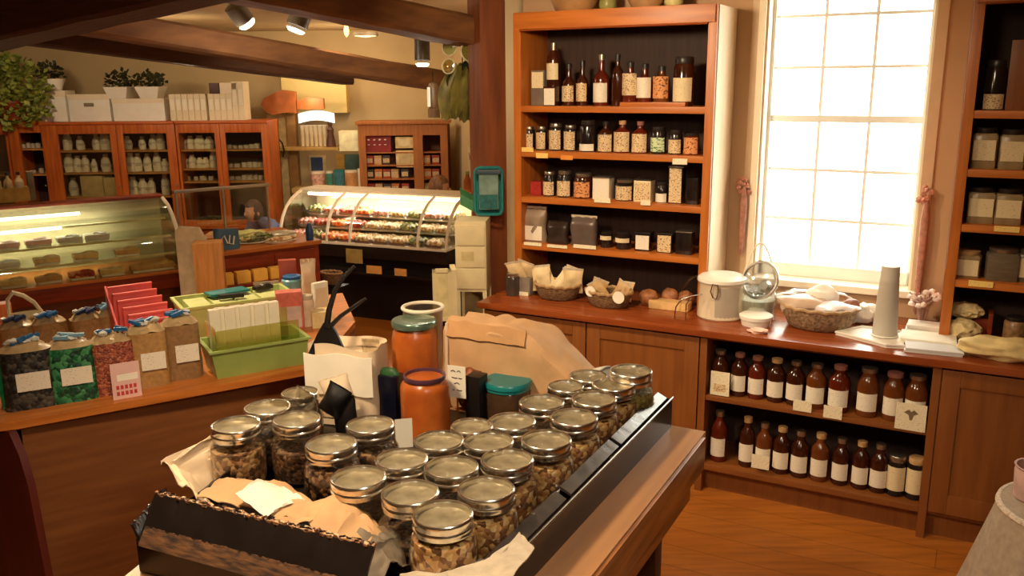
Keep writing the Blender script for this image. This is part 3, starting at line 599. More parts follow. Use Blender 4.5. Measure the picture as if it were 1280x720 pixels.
put('fold', MB().grid(lambda u, v: Vector(((u-.5)*Lw*.92, -Dp/2-.010-.012*sin(u*7+v*3)-.004*sin(u*23), Hh*.05+Hh*.36*v*(1-.25*u)+.012*noise.noise(Vector((u*4, v, 0))))), 26, 6, .005), KRAFT, kb)
put('top_lip', MB().grid(lambda u, v: Vector((-Lw*.5+Lw*.62*u, -Dp*.5+.01-.02*v, Hh*(.985+.05*(1-u*.4))-.055*v+.008*noise.noise(Vector((u*6, v*2, 4))))), 20, 4, .004), mat('kraft_lip', (196, 148, 98), .75, var=.12, scale=9), kb)
put('side_edge', MB().tube([(-Lw*.5, -Dp*.5, 0), (-Lw*.505, -Dp*.52, Hh*.5), (-Lw*.5, -Dp*.5, Hh)], .006, 6), KRAFTL, kb)
put('white_lining', MB().grid(lambda u, v: kg(.60+.40*u, .60+.10*v)+Vector((.03*v*u+.012*noise.noise(Vector((u*16, v*5, 1))), -.05*v*0+.0, .022+.035*v*(1-v)+.022*noise.noise(Vector((u*14, v*4, 7))))), 26, 8, .002), mat('shiny_lining', (236, 230, 222), .3, var=.1, scale=30, bump=.5), kb, label='crinkled white inner lining')
# question sign
P = atz(571, 500, 1.0); P = aty(571, 480, 2.86)
qs = thing('price_sign', 'small white handwritten sign between the orange jar and the big sack', 'sign', (P.x, P.y, ZB), aT+.1)
put('card', MB().box(-.034, .034, -.001, .001, .10, .215), PAPER, qs); put('stick', MB().box(-.003, .003, .001, .004, 0, .12), W_BRX, qs)
ink = MB()
for row, segs in enumerate([[(-.02, -.004), (.002, .016)], [(-.018, .004), (.008, .02)], [(-.008, .012)], [(-.015, -.008), (.0, .02)]]):
    for a, b_ in segs: ink.tube([(a, -.0018, .195-row*.022), ((a+b_)/2, -.0018, .199-row*.022-.006*(row % 2)), (b_, -.0018, .194-row*.022)], .0017, 5)
put('handwriting', ink, BLK, qs)
P = atz(592, 535, ZB); o = put('net_bag', MB().blob((0, 0, .09), (.05, .045, .09), 5, .2, 3), mat('brown_net', (140, 78, 44), .5, scale=60, var=.4, bump=.4), None, (P.x-.01, P.y+.12, ZB)); tag(o, 'brown speckled bag between the orange jar and the black carton', 'bag')
# tall acrylic bin
P = aty(530, 430, 3.16); rb = .075
ab = thing('acrylic_bin', 'tall clear bin with thick pale rim behind the orange jars', 'bin', (P.x, P.y, .92), 0)
zt = aty(530, 384, P.y).z-.92
w_ = MB().lathe([(rb*.8, 0), (rb, zt), (rb*.96, zt), (rb*.77, .005)], 32)
put('wall', w_, clear('milky_plastic', (214, 204, 182), .5, .3), ab); q = MB().tube([(rb*cos(2*pi*i/32), rb*sin(2*pi*i/32), zt) for i in range(32)], .007, closed=True); put('rim', q, CREAM, ab)
put('contents', MB().lathe([(rb*.75, .008), (rb*.9, zt*.6), (.001, zt*.62)], 24), mat('pale_filling', (196, 182, 150), .8, scale=40, var=.2, bump=.3), ab)
# ================================================================ shelf goods (front faces local -Y)
def bottle(w, h, glass, cap, lab=LAB, sh=.62, lh=(.22, .55), lw=.9, ncap=.08, neck=.36):
    def f():
        r = E(); r.name = 'glass_bottle'; R = w/2; n = R*neck
        put('glass', MB().lathe([(.0005, 0), (R*.93, 0), (R, h*.03), (R, h*sh), (R*.9, h*(sh+.08)), (n*1.15, h*(sh+.17)), (n, h*(sh+.2)), (n, h*(1-ncap))], 18), glass, r)
        put('cap', MB().lathe([(n*1.2, h*(1-ncap*1.4)), (n*1.22, h), (n*1.0, h*1.01), (.0005, h*1.01)], 14), cap, r)
        if lab: front_label(r, w*lw*1.25, h*(lh[1]-lh[0]), h*(lh[0]+lh[1])/2, 0, lab, r=R)
        return r
    return f
def jar(w, h, glass, cap, lab=LAB, lh=(.15, .75), sq=None, capr=.86, caph=.14, d=None):
    def f():
        r = E(); r.name = 'glass_jar'; R = w/2; k = 1 if not sq else 1.0
        sy = (d or w)/w
        put('glass', MB().lathe([(.0005, 0), (R*.95, 0), (R, h*.04), (R, h*(.93-caph)), (R*.86, h*(1-caph))], 20, sq=sq, sy=sy), glass, r)
        put('lid', MB().lathe([(R*capr, h*(1-caph)), (R*capr*1.02, h*(1-caph*.9)), (R*capr*1.02, h*.98), (R*capr*.95, h), (.0005, h)], 20, sy=sy if sq else 1), cap, r)
        if lab:
            if sq: front_label(r, w*.82, h*(lh[1]-lh[0]), h*(lh[0]+lh[1])/2, -R*sy*1.005-.0005, lab)
            else: front_label(r, w*1.1, h*(lh[1]-lh[0]), h*(lh[0]+lh[1])/2, 0, lab, r=R)
        return r
    return f
def carton(w, h, d, m, lab=None, lh=(.2, .8), name='carton', lidm=None):
    def f():
        r = E(); r.name = name; put('body', MB().box(-w/2, w/2, -d/2, d/2, 0, h, .003), m, r)
        if lab: front_label(r, w*.86, h*(lh[1]-lh[0]), h*(lh[0]+lh[1])/2, -d/2-.0004, lab)
        if lidm: put('lid', MB().box(-w/2-.002, w/2+.002, -d/2-.002, d/2+.002, h, h+.008, .002), lidm, r)
        return r
    return f
CAPB = mat('black_cap', (40, 34, 32), .35, var=.2); CAPS = mat('silver_cap', (170, 160, 145), .3, .9, var=.1); CAPR = mat('pink_cap', (150, 100, 86), .4); CAPC = mat('cork', (190, 150, 100), .8, scale=50)
def onshelf(x, yt, w, shz, v):
    """item centred at photo column x on a shelf of the window wall: returns place, width, height"""
    ym = yt+30; u, z = onR(x, ym, v); P = RF(u, v, shz); k = depth(P)/F
    _, zt = onR(x, yt, v)
    return P, w*k, max(.03, zt-shz)
def row(items, shz, where, group, v=.36, rz=aR):
    n = len(items)
    for i, (x, yt, w, kind, desc) in enumerate(items):
        P, W, Hh = onshelf(x, yt, w, shz, v)
        kd, args = kind[0], kind[1:]
        if kd == 'b': bd = bottle(W, Hh, *args)
        elif kd == 'j': bd = jar(W, Hh, *args)
        elif kd == 'q': bd = jar(W, Hh, *args, sq=6)
        elif kd == 'c': bd = carton(W, Hh, W*.8, *args)
        P2 = P+V*(W*.5*.0)
        o = inst((kd, round(W, 3), round(Hh, 3), tuple(str(getattr(a, 'name', a)) for a in args)), bd, (P2.x, P2.y, shz), rz, '%s, %s on %s' % (desc, ordn(i, n), where), {'b': 'bottle', 'j': 'jar', 'q': 'jar', 'c': 'box'}[kd], group)
S1, S2, S3, S4 = SH
Bt = 'b'; 
row([(675, 88, 18, ('c', mat('grey_carton', (120, 104, 92), .5), LAB, (.5, .95)), 'grey tall carton'), (692, 54, 17, ('b', AMB, CAPS, LAB, .72, (.42, .68)), 'tall dark bottle'),
     (711, 80, 17, ('b', AMB, CAPB, LABP, .5, (.1, .48)), 'brown bottle'), (728, 76, 15, ('b', AMB, CAPB, LABP, .5, (.1, .5)), 'slim brown bottle'), (752, 68, 20, ('b', AMBR, CAPS, LABW, .5, (.07, .45)), 'amber bottle with two-tone label'),
     (772, 68, 15, ('b', AMB, CAPB, None, .6), 'unlabelled dark bottle'), (788, 78, 20, ('b', AMBR, CAPB, LABP, .55, (.25, .75)), 'red-brown bottle'), (806, 80, 20, ('b', AMBR, CAPB, LABW, .55, (.2, .68)), 'red-brown bottle'),
     (827, 83, 21, ('b', BRJ, CAPB, LABO, .6, (.2, .75)), 'orange-brown bottle'), (855, 71, 26, ('j', AMB, CAPB, LAB, (.1, .58)), 'broad dark bottle')], S1, "the tall bookcase's top shelf", 'bottles on the top bookcase shelf', .42)
P, W, Hh = onshelf(689, 108, 17, S1, .34); inst('smallA', carton(W, Hh, .05, AMB, LABW, (.05, .9)), P, aR, 'small dark carton with white label in front of the tall dark bottle', 'box')
o = put('wooden_riser', MB().box(0, .36, 0, .10, 0, .022, .002), W_OR, None, RF(onR(775, 130, .335)[0], .33, S1), aR); tag(o, 'low orange wooden riser on the top bookcase shelf', 'board')
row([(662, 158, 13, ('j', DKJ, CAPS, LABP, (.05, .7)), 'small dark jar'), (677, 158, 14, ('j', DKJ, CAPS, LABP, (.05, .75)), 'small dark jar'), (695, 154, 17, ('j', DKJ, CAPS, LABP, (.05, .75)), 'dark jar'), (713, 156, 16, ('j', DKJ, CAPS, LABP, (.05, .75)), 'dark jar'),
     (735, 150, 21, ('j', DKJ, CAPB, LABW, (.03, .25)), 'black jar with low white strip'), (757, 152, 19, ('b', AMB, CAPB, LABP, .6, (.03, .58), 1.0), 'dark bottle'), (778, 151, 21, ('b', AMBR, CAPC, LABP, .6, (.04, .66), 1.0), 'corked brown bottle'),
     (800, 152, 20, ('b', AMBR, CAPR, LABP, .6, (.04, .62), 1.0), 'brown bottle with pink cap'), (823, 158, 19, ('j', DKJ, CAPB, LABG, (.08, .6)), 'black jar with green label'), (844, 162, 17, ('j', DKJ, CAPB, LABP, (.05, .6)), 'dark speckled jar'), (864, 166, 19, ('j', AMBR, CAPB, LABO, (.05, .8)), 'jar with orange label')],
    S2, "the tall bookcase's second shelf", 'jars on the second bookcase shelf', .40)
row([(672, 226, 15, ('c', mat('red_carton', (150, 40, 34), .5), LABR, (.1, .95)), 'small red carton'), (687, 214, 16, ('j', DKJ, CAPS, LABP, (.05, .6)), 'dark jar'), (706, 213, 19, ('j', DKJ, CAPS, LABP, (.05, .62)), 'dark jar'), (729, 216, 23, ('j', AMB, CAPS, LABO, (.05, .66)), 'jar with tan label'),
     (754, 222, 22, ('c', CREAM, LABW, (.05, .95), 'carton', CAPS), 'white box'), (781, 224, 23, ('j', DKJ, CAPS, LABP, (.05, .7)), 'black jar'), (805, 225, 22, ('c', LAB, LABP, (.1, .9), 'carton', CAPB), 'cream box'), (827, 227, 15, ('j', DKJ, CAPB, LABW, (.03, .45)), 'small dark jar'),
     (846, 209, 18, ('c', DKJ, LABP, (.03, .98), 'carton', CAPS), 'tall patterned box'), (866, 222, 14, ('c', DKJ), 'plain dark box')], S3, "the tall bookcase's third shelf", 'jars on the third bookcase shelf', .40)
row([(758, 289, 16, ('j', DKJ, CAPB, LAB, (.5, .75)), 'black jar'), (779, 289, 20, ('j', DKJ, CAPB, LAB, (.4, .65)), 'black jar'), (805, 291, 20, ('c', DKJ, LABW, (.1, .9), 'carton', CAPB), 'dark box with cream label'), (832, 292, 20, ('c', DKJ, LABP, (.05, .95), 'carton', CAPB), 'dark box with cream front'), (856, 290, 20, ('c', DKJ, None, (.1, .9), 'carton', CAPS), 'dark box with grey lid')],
    S4, "the tall bookcase's fourth shelf", 'jars on the fourth bookcase shelf', .40)
for i, (x, yt, w, m, tm, d) in enumerate([(669, 260, 30, mat('pale_grey_pouch', (150, 130, 110), .4, var=.15), LINEN, 'tall pouch with pale printed panel'), (698, 277, 27, mat('charcoal_pouch', (52, 40, 34), .35, var=.3, bump=.3), DKJ, 'crumpled black-brown pouch'), (730, 271, 34, mat('silver_pouch', (112, 98, 90), .3, .3, var=.15), LINEN, 'wide silvery pouch with flared top')]):
    P, W, Hh = onshelf(x, yt, w, S4, .38); o = inst('shp%d' % i, pouch(W, Hh, .07, m, tm, .1, i), P, aR, d+' on the fourth bookcase shelf', 'pouch')
    if i == 0: front_label(o, W*.85, Hh*.42, Hh*.28, -.034, LABW)
def ptag(x0, x1, y0, y1, v, m, label, rz=0, sink=0):
    u0, z1 = onR(x0, y0, v); u1, z0 = onR(x1, y1, v); t = thing('price_tag', label, 'tag', RF((u0+u1)/2, v, z0), aR)
    put('card', MB().box(-(u1-u0)/2, (u1-u0)/2, -.002, 0, 0, z1-z0), m, t); put('holder', MB().box(-.008, .008, 0, .003, .002, .014), METD, t)
    return t
def tags(lst, where, v=.297):
    for i, (a, b_, c_, d_, m, dsc) in enumerate(lst): ptag(a, b_, c_, d_, v, m, '%s on the edge of %s, %s' % (dsc, where, ordn(i, len(lst))))
tags([(652, 667, 184, 190, TAG, 'small yellow price tag'), (670, 685, 191, 198, TAG, 'small yellow price tag'), (701, 716, 194, 200, mat('orange_tag', (230, 150, 60), .6), 'small orange price tag'), (841, 859, 198, 206, TAGW, 'small cream price tag')], 'the second bookcase shelf')
tags([(743, 763, 247, 254, TAGW, 'small cream price tag'), (801, 813, 250, 257, TAGW, 'small cream price tag')], 'the third bookcase shelf')
tags([(655, 677, 302, 308, TAGW, 'low cream price tag'), (684, 709, 305, 311, TAGW, 'low cream price tag'), (717, 745, 305, 312, TAGW, 'wide cream price tag')], 'the fourth bookcase shelf')
# right bookcase
R1, R2, R3, R4 = SH2
TAUP = mat('taupe_jar', (150, 128, 92), .3, var=.2, scale=20); GREYJ = mat('grey_jar', (110, 98, 80), .3, var=.2, scale=12, stretch=(1, 1, 6))
row([(1244, 75, 24, ('j', DKJ, CAPB, LABP, (.02, .32)), 'black jar with low label'), (1276, 50, 24, ('c', W_BR), 'brown wooden box')], R1, "the right bookcase's top shelf", 'goods on the right bookcase', .42)
row([(1230, 159, 30, ('q', TAUP, CAPB, LAB, (.2, .7)), 'square taupe jar'), (1265, 161, 30, ('q', TAUP, CAPB, LAB, (.2, .7)), 'square taupe jar')], R2, "the right bookcase's second shelf", 'square jars on the right bookcase', .42)
row([(1226, 233, 32, ('q', TAUP, CAPB, LAB, (.2, .7)), 'square taupe jar'), (1260, 235, 32, ('q', TAUP, CAPB, LAB, (.2, .7)), 'square taupe jar')], R3, "the right bookcase's third shelf", 'square jars on the right bookcase', .42)
row([(1207, 312, 32, ('q', TAUP, CAPC, LAB, (.1, .7)), 'square taupe jar with pale lid'), (1252, 309, 38, ('q', GREYJ, CAPS, None), 'wide grey striped jar'), (1284, 311, 24, ('q', GREYJ, CAPS, LAB), 'grey jar at the photo edge')], R4, "the right bookcase's fourth shelf", 'square jars on the right bookcase', .42)
tags([(1243, 1274, 282, 291, TAG, 'orange-yellow price tag')], 'the third right bookcase shelf'); tags([(1211, 1241, 350, 360, TAG, 'orange-yellow price tag')], 'the fourth right bookcase shelf')
# ---------------------------------------------------------------- niche bottles
NT = [(900, 437, 22, AMB), (924, 441, 20, AMB), (946, 445, 21, AMBR), (970, 448, 22, AMB), (994, 451, 22, AMB), (1020, 454, 24, BRJ), (1049, 456, 26, AMBR), (1085, 459, 26, BRJ), (1117, 465, 25, BRJ), (1145, 468, 26, BRJ)]
row([(x, y, w, ('b', g, (CAPS, CAPR, CAPR, CAPC, CAPS, CAPS, CAPR, CAPS, CAPR, CAPS)[i], LABW, .64, (.13, .50), .82, .06, .5 if i < 7 else .62), ['amber bottle', 'amber bottle with pink cap', 'red-brown bottle', 'amber bottle with pale cap', 'dark bottle', 'brown bottle', 'wide red-brown bottle', 'wide brown bottle', 'light brown bottle', 'broad bottle behind the printed card'][i]) for i, (x, y, w, g) in enumerate(NT)], .531, 'the upper niche shelf', 'bottles on the upper shelf of the counter niche', .09)
NB = [(899, 513, 20, AMBR), (934, 521, 19, AMB), (955, 528, 20, BRJ), (977, 533, 21, AMB), (1000, 538, 22, AMB), (1025, 541, 22, BRJ), (1051, 547, 21, AMB), (1076, 551, 21, AMB), (1099, 554, 22, AMB), (1120, 568, 22, DKJ), (1144, 571, 22, DKJ)]
row([(x, y, w, ('b' if i < 9 else 'j', g, CAPS if i % 2 else CAPC, LAB) if i > 8 else ('b', g, (CAPS, CAPC)[i % 2], LABW, .62, (.12, .48), .82, .07, .45), ['red-brown bottle standing apart', 'amber bottle', 'brown bottle', 'dark bottle', 'dark bottle', 'brown bottle', 'dark amber bottle', 'dark amber bottle', 'slim dark bottle', 'short black jar', 'short black jar'][i]) for i, (x, y, w, g) in enumerate(NB)], .156, 'the lower niche shelf', 'bottles on the lower shelf of the counter niche', .09)
for a, b_, c_, d_, lab in [(889, 911, 463, 496, 'cream card with small picture before the leftmost niche bottle'), (992, 1014, 499, 516, 'blank cream card on the upper niche shelf edge, left one'), (1030, 1052, 506, 525, 'cream price card on the upper niche shelf edge, right one'), (1121, 1156, 502, 541, 'large cream card with dark print at the right of the niche'), (940, 961, 567, 588, 'tilted cream card on the lower niche shelf edge')]:
    t = ptag(a, b_, c_, d_, .0 if a != 889 else .02, TAGW, lab)
    if a == 1121: put('print', MB().prism([(-.03, .085), (-.01, .10), (0, .09), (.012, .10), (.03, .085), (.012, .075), (.006, .05), (-.004, .05), (-.01, .075)], -.003, -.0022, 'y'), mat('sepia_ink', (120, 104, 80), .7), t)
    if a == 889: put('picture', MB().box(-.03, .03, -.003, -.0022, .02, .06), LABP, t)
# ================================================================ goods on the worktop
def ctspot(x, yb, w, yt):
    P = atz(x, yb, CT); k = depth(P)/F; zt = aty(x, yt, P.y).z; return P, w*k, zt-CT
def basket(w, d, h, seed=0, m=WICK):
    def f():
        r = E(); r.name = 'wicker_basket'
        pr = [(.001, .002), (.36, .002), (.40, .01), (.46, h*.55), (.5, h), (.475, h), (.44, h*.55), (.38, .02), (.001, .018)]
        put('woven_bowl', MB().lathe(pr, 48, sx=w, sy=d, wob=lambda t, z: 1+.012*sin(24*t)*(1 if int(z/.018) % 2 else -1)), m, r)
        put('rim', MB().tube([(w*.49*cos(2*pi*i/48), d*.49*sin(2*pi*i/48), h+.004*sin(i*2.1)) for i in range(48)], .009, 6, closed=True), mat('wicker_rim', (172, 138, 96), .7, scale=50, bump=.6), r)
        return r
    return f
def sachet(w, h, m, seed):
    def f():
        r = E(); r.name = 'food_sachet'
        put('bag', MB().grid(lambda u, v: Vector((w*(u-.5)*(1-.12*sin(pi*v)), (.5-abs(u-.5))*.045*sin(pi*v)*(1+.4*noise.noise(Vector((u*4, v*4, seed)))), h*v)), 12, 10).grid(lambda u, v: Vector((w*(u-.5)*(1-.12*sin(pi*v)), -(.5-abs(u-.5))*.045*sin(pi*v)*(1+.4*noise.noise(Vector((u*4, v*4, seed+9)))), h*v)), 12, 10), m, r)
        put('crimp', MB().box(-w/2, w/2, -.002, .002, h*.97, h*1.06), LINEN, r); return r
    return f
CRP = mat('cream_pack', (222, 196, 150), .45, var=.15, scale=18, bump=.3)
# grey box sack far left, jar, stems
P, w, h = ctspot(632, 366, 18, 343); inst('cj1', jar(.085, .13, mat('smoky_glass', (66, 56, 50), .1, var=.3), CAPS, None), RF(-1.2, .22, CT), aR, 'small smoky glass jar at the far left end of the worktop', 'jar')
P, w, h = ctspot(654, 370, 34, 340); gb = thing('grey_sack', 'small grey sack with cream packets beside the front wicker basket', 'bag', (P.x, P.y+.07, CT), aR)
put('sack', MB().box(-.07, .07, -.05, .05, 0, h*.72, .012), mat('grey_sackcloth', (128, 116, 104), .7, var=.15), gb); put('label', MB().box(-.06, .06, -.053, -.051, .0, .022), TAGW, gb)
for i in range(2):
    o = inst('sachetA', sachet(.11, .11, CRP, 1), (P.x-.02+.03*i, P.y+.05+.03*i, CT+h*.62), aR, ['cream packet standing at the front of the small grey sack', 'cream packet at the back of the small grey sack'][i], 'packet'); o.rotation_euler = (.3, .5*(i-.5), aR)
# basket 1
def fill_basket(P, w, d, h, n, lab, seed, m=CRP, sz=.10):
    random.seed(seed)
    for i in range(n):
        a = pi*(.1+.8*i/max(1, n-1)); rr = .26
        x = w*.34*cos(a+pi) if n > 1 else 0; y = (random.random()-.5)*d*.3
        Q = P+U*(-x*-1)+V*y
        o = inst(('sch', m.name, sz), sachet(sz, sz*1.15, m, 2), (Q.x, Q.y, CT+h*.45), aR, '%s, %s' % (lab, ordn(i, n)), 'packet', lab)
        o.rotation_euler = (random.uniform(-.6, .2), random.uniform(-.6, .6), aR+random.uniform(-.4, .4))
P = RF(-.93, .26, CT); inst('bk1', basket(.28, .22, .085), P, aR, 'left wicker basket heaped with cream packets on the worktop', 'basket'); fill_basket(P, .28, .2, .085, 5, 'cream packet heaped in the left wicker basket', 3, sz=.12)
P = RF(-.60, .22, CT); inst('bk2', basket(.27, .2, .085), P, aR, 'middle wicker basket with round white tag and tan packets', 'basket'); fill_basket(P, .27, .2, .085, 4, 'tan packet lying in the middle wicker basket', 5, mat('tan_pack', (198, 160, 108), .5, var=.2, scale=18, bump=.3), .09)
for (x, y, r_, lab) in [(738, 366, 7, 'round cream tag between the two wicker baskets'), (773, 372, 8, 'round white tag on the middle wicker basket')]:
    P = RF(*onR(x, y, .11 if x > 750 else .14)[:1], .11 if x > 750 else .14, onR(x, y, .11)[1]); o = put('round_tag', MB().lathe([(.001, -.002), (r_*.0042, -.002), (r_*.0042, .002), (.001, .002)], 20, ax=Matrix.Rotation(pi/2, 4, 'X')), PAPER, None, P, aR); tag(o, lab, 'tag')
# small wrapped goods and folded rack
P = RF(-.36, .30, CT)
for i, (dx, dy, s) in enumerate([(-.04, .02, .05), (.06, .08, .05), (.14, .10, .045)]):
    Q = P+U*dx+V*dy; o = put('wrapped_loaf', MB().blob((0, 0, s*.95), (s*1.1, s*.9, s*.95), i+20, .25, 3), mat('brown_wrap', (150, 96, 58), .5, scale=30, var=.4, bump=.3), None, Q, aR); tag(o, ['brown wrapped lump right of the middle wicker basket', 'brown wrapped lump behind the flat cream box', 'brown wrapped lump beside the milky canister'][i], 'packet')
P, w, h = ctspot(838, 388, 56, 376); o = put('flat_box', MB().box(-.11, .11, -.03, .05, 0, .045, .006), mat('cream_box', (222, 180, 120), .6), None, (P.x, P.y+.03, CT), aR); tag(o, 'flat cream box lying between the middle basket and the milky canister', 'box')
# milky canister with clasp
P, w, h = ctspot(897, 401, 60, 347); cn = thing('clasp_canister', 'big milky white canister with glass lid and wire clasp', 'canister', (P.x+.035, P.y+w*.45-.02, CT), aR); R = w*.5
MLK = mat('milky_glass', (222, 206, 178), .2, var=.06, scale=6); put('body', MB().lathe([(.001, 0), (R*.93, 0), (R*.98, .008), (R*.94, h*.25), (R*.93, h*.78), (R*.97, h*.82)], 36), MLK, cn)
put('grey_side', MB().grid(lambda u, v: Vector((R*.96*sin(.0+u*1.1), -R*.96*cos(u*1.1), h*(.08+.68*v))), 12, 2, .001), mat('grey_label', (176, 166, 150), .5, var=.05), cn)
lid = put('lid', MB().lathe([(R*.99, h*.83), (R*1.02, h*.86), (R*1.0, h*.92), (R*.85, h*.98), (R*.3, h*1.0), (.001, h*1.0)], 36), WPL, cn)
put('clasp', MB().tube([(-.01, -R-.004, h*.55), (-.02, -R-.012, h*.7), (-.014, -R-.008, h*.86), (.014, -R-.008, h*.86), (.02, -R-.012, h*.7), (.01, -R-.004, h*.55)], .0035, 6, closed=True), CHR, lid)
put('spout', MB().tube([(-R*.95, 0, h*.9), (-R*1.25, -.02, h*.86), (-R*1.6, -.04, h*.6), (-R*1.65, -.05, h*.05)], .006, 8), GLS, cn)
wr = thing('wire_rack', 'small bent wire stand left of the milky canister', 'stand', RF(-.155, .10, CT), aR)
put('wire', MB().tube([(-.03, 0, .005), (-.025, .0, .07), (0, .01, .11), (.05, .03, .13), (.10, .04, .14)], .004, 6).tube([(.03, 0, .005), (.03, .0, .09), (.05, .02, .12)], .004, 6), CHR, wr)
# glass pot with lid wheel and wire handle
P, w, h = ctspot(940, 390, 62, 300)
gp = thing('glass_dispenser', 'clear glass dispenser with swung wire handle and tilted round lid', 'jar', RF(.18, .34, CT), aR)
put('body', MB().lathe([(.001, 0), (.095, 0), (.10, .01), (.10, .12), (.085, .15), (.085, .155), (.08, .15), (.093, .12), (.093, .015), (.001, .01)], 32), clear('white_glass', (235, 238, 236), .5, .1), gp)
put('contents', MB().lathe([(.001, .012), (.09, .014), (.09, .10), (.001, .105)], 28), mat('white_powder', (232, 224, 206), .8, var=.05, scale=20), gp)
lx = Matrix.Rotation(radians(68), 4, 'X') @ Matrix.Rotation(radians(-15), 4, 'Y')
q = MB().tube([lx @ Vector((.095*cos(2*pi*i/36), .095*sin(2*pi*i/36), 0))+Vector((.02, -.05, .21)) for i in range(36)], .008, 8, closed=True); put('lid_rim', q, STEEL, gp)
q = MB().lathe([(.001, .018), (.05, .014), (.09, 0)], 28, ax=lx, c=(.02, -.05, .21)); put('lid_glass', q, clear('lid_glass_clear', (240, 244, 246), .5, .08), gp)
put('lid_knob', MB().lathe([(.001, -.02), (.03, -.02), (.034, 0), (.02, .012), (.001, .012)], 20, ax=lx, c=(.05, -.065, .185)), STEEL, gp)
put('wire_handle', MB().tube([(-.095+.19*t, .02, .16+.23*sin(pi*t)) for t in [i/20 for i in range(21)]], .005, 6), CREAM, gp)
# low white tub
P, w, h = ctspot(950, 411, 46, 394); wt = thing('white_tub', 'low white lidded tub in front of the glass dispenser', 'tub', (P.x, P.y+.08, CT), aR)
put('body', MB().lathe([(.001, 0), (.07, 0), (.078, .035)], 28), WPL, wt); put('lid', MB().lathe([(.082, .033), (.084, .05), (.075, .056), (.001, .056)], 28), WHITE, wt)
# window basket with bags
P, w, h = ctspot(1022, 414, 98, 380); P = RF(.50, .29, CT)
inst('bk3', basket(.37, .30, .11, m=mat('pale_wicker', (170, 140, 108), .7, scale=60, c2=(104, 80, 56), bump=.8)), P, aR, 'wide wicker basket holding film bags below the window', 'basket')
PK = [(-.08, 0, .11, (.13, .10, .045), mat('grey_film_bag', (196, 170, 150), .25, var=.15, scale=9, bump=.3), 'brownish film bag on the left of the window basket', .2), (.08, -.01, .105, (.10, .09, .035), mat('lilac_film_bag', (214, 204, 206), .2, var=.1, scale=9, bump=.3), 'lilac-white film bag on the right of the window basket', -.1), (.0, .06, .14, (.08, .04, .06), WHITE, 'white pointed paper in the window basket', .3), (.14, .05, .115, (.04, .04, .03), mat('brown_bun', (134, 84, 60), .5), 'small brown bun at the right rim of the window basket', 0)]
for i, (dx, dy, z, rr, m, lab, t_) in enumerate(PK):
    Q = P+U*dx+V*dy; o = put('film_bag' if i < 2 else ('paper_cone' if i == 2 else 'bun'), MB().blob((0, 0, 0), rr, 30+i, .35, 3, 1.6), m, None, (Q.x, Q.y, CT+z), aR+t_); tag(o, lab, ['bag', 'bag', 'paper', 'bun'][i])
P = RF(.43, .57, CT); o = put('film_bag', MB().blob((0, 0, .06), (.22, .07, .06), 41, .35, 3, 2), clear('white_film', (250, 248, 244), .5, .2), None, P, aR); tag(o, 'long clear film bag lying under the window sill', 'bag')
P = RF(.26, .045, CT); o = put('lace_scrap', MB().blob((0, 0, .012), (.045, .03, .014), 44, .5, 3, 2), mat('pinkish_lace', (226, 190, 172), .7), None, P, aR); tag(o, 'small pinkish scrap at the front edge beside the white tub', 'cloth')
P = RF(.66, .45, CT)
for i, (dx, dy, s) in enumerate([(0, 0, .05), (.05, .06, .045)]):
    Q = P+U*dx+V*dy; o = put('white_packet', MB().blob((0, 0, s), (s*1.4, s, s), 50+i, .4, 3, 2), WHITE, None, Q, aR); tag(o, ['crumpled white packet left of the cup stack, nearer one', 'crumpled white packet against the window sill, farther one'][i], 'packet')
# cup stack on a tray
P = RF(.835, .27, CT); tr = thing('paper_tray', 'flat white tray under the tall cup stack', 'tray', RF(.80, .20, CT), aR)
put('plate', MB().prism([(-.20, -.02), (.04, -.14), (.2, -.10), (.16, .12), (-.1, .14)], .0, .010, 'z'), WHITE, tr); put('raised_rim', MB().tube([(-.20, -.02, .014), (.04, -.14, .014), (.2, -.10, .014), (.16, .12, .014), (-.1, .14, .014)], .006, 6, closed=True), WHITE, tr)
cs = thing('cup_stack', 'tall stack of white paper cups, upside down, before the window', 'cups', RF(.815, .23, CT+.014), aR)
u_, zt = onR(1111, 332, .23); hh = zt-CT-.014; n = 20
pr = [(.001, 0), (.055, 0)]
for i in range(n): z = hh*(i/n)*.82; pr += [(.058-.014*i/n, z), (.056-.014*i/n, z+hh*.82/n*.8)]
pr += [(.042, hh), (.001, hh)]
put('stacked_cups', MB().lathe(pr, 32), mat('cup_grey_white', (196, 188, 174), .6, var=.03), cs); put('bottom_rim', MB().tube([(.059*cos(2*pi*i/32), .059*sin(2*pi*i/32), .003) for i in range(32)], .004, 6, closed=True), WHITE, cs)
# stationery stacks at right
for i, (u, v, w_, d_, h_, m, lab) in enumerate([(.98, .42, .17, .12, .045, WHITE, 'small white folded stack behind the cup stack'), (1.0, .25, .24, .17, .03, PAPER, 'white paper pad right of the cup stack'), (1.03, .11, .24, .14, .022, mat('grey_white_pad', (214, 212, 210), .5, var=.03), 'greyish white pad at the front edge of the worktop')]):
    t = thing('paper_pad', lab, 'paper', RF(u, v, CT), aR+.05*i)
    for j in range(2): put('sheet_block', MB().box(-w_/2+.006*j, w_/2+.004*j, -d_/2, d_/2-.005*j, h_/2*j, h_/2*(j+1)-.001, .002), m, t)
dr = thing('dried_posy', 'white ribboned dried posy on the worktop right of the cup stack', 'flowers', RF(.955, .50, CT), aR)
mb = MB()
for i in range(14): random.seed(i); mb.tube([(0, 0, 0), (random.uniform(-.03, .03), random.uniform(-.02, .02), .09), (random.uniform(-.07, .07), random.uniform(-.04, .04), .17+random.uniform(-.03, .02))], .004, 5)
put('stems', mb, mat('dusty_stem', (176, 140, 126), .7), dr); mb = MB()
for i in range(16): random.seed(i+90); mb.blob((random.uniform(-.07, .07), random.uniform(-.04, .04), .13+random.uniform(-.03, .06)), (.018, .018, .014), i, .4, 1)
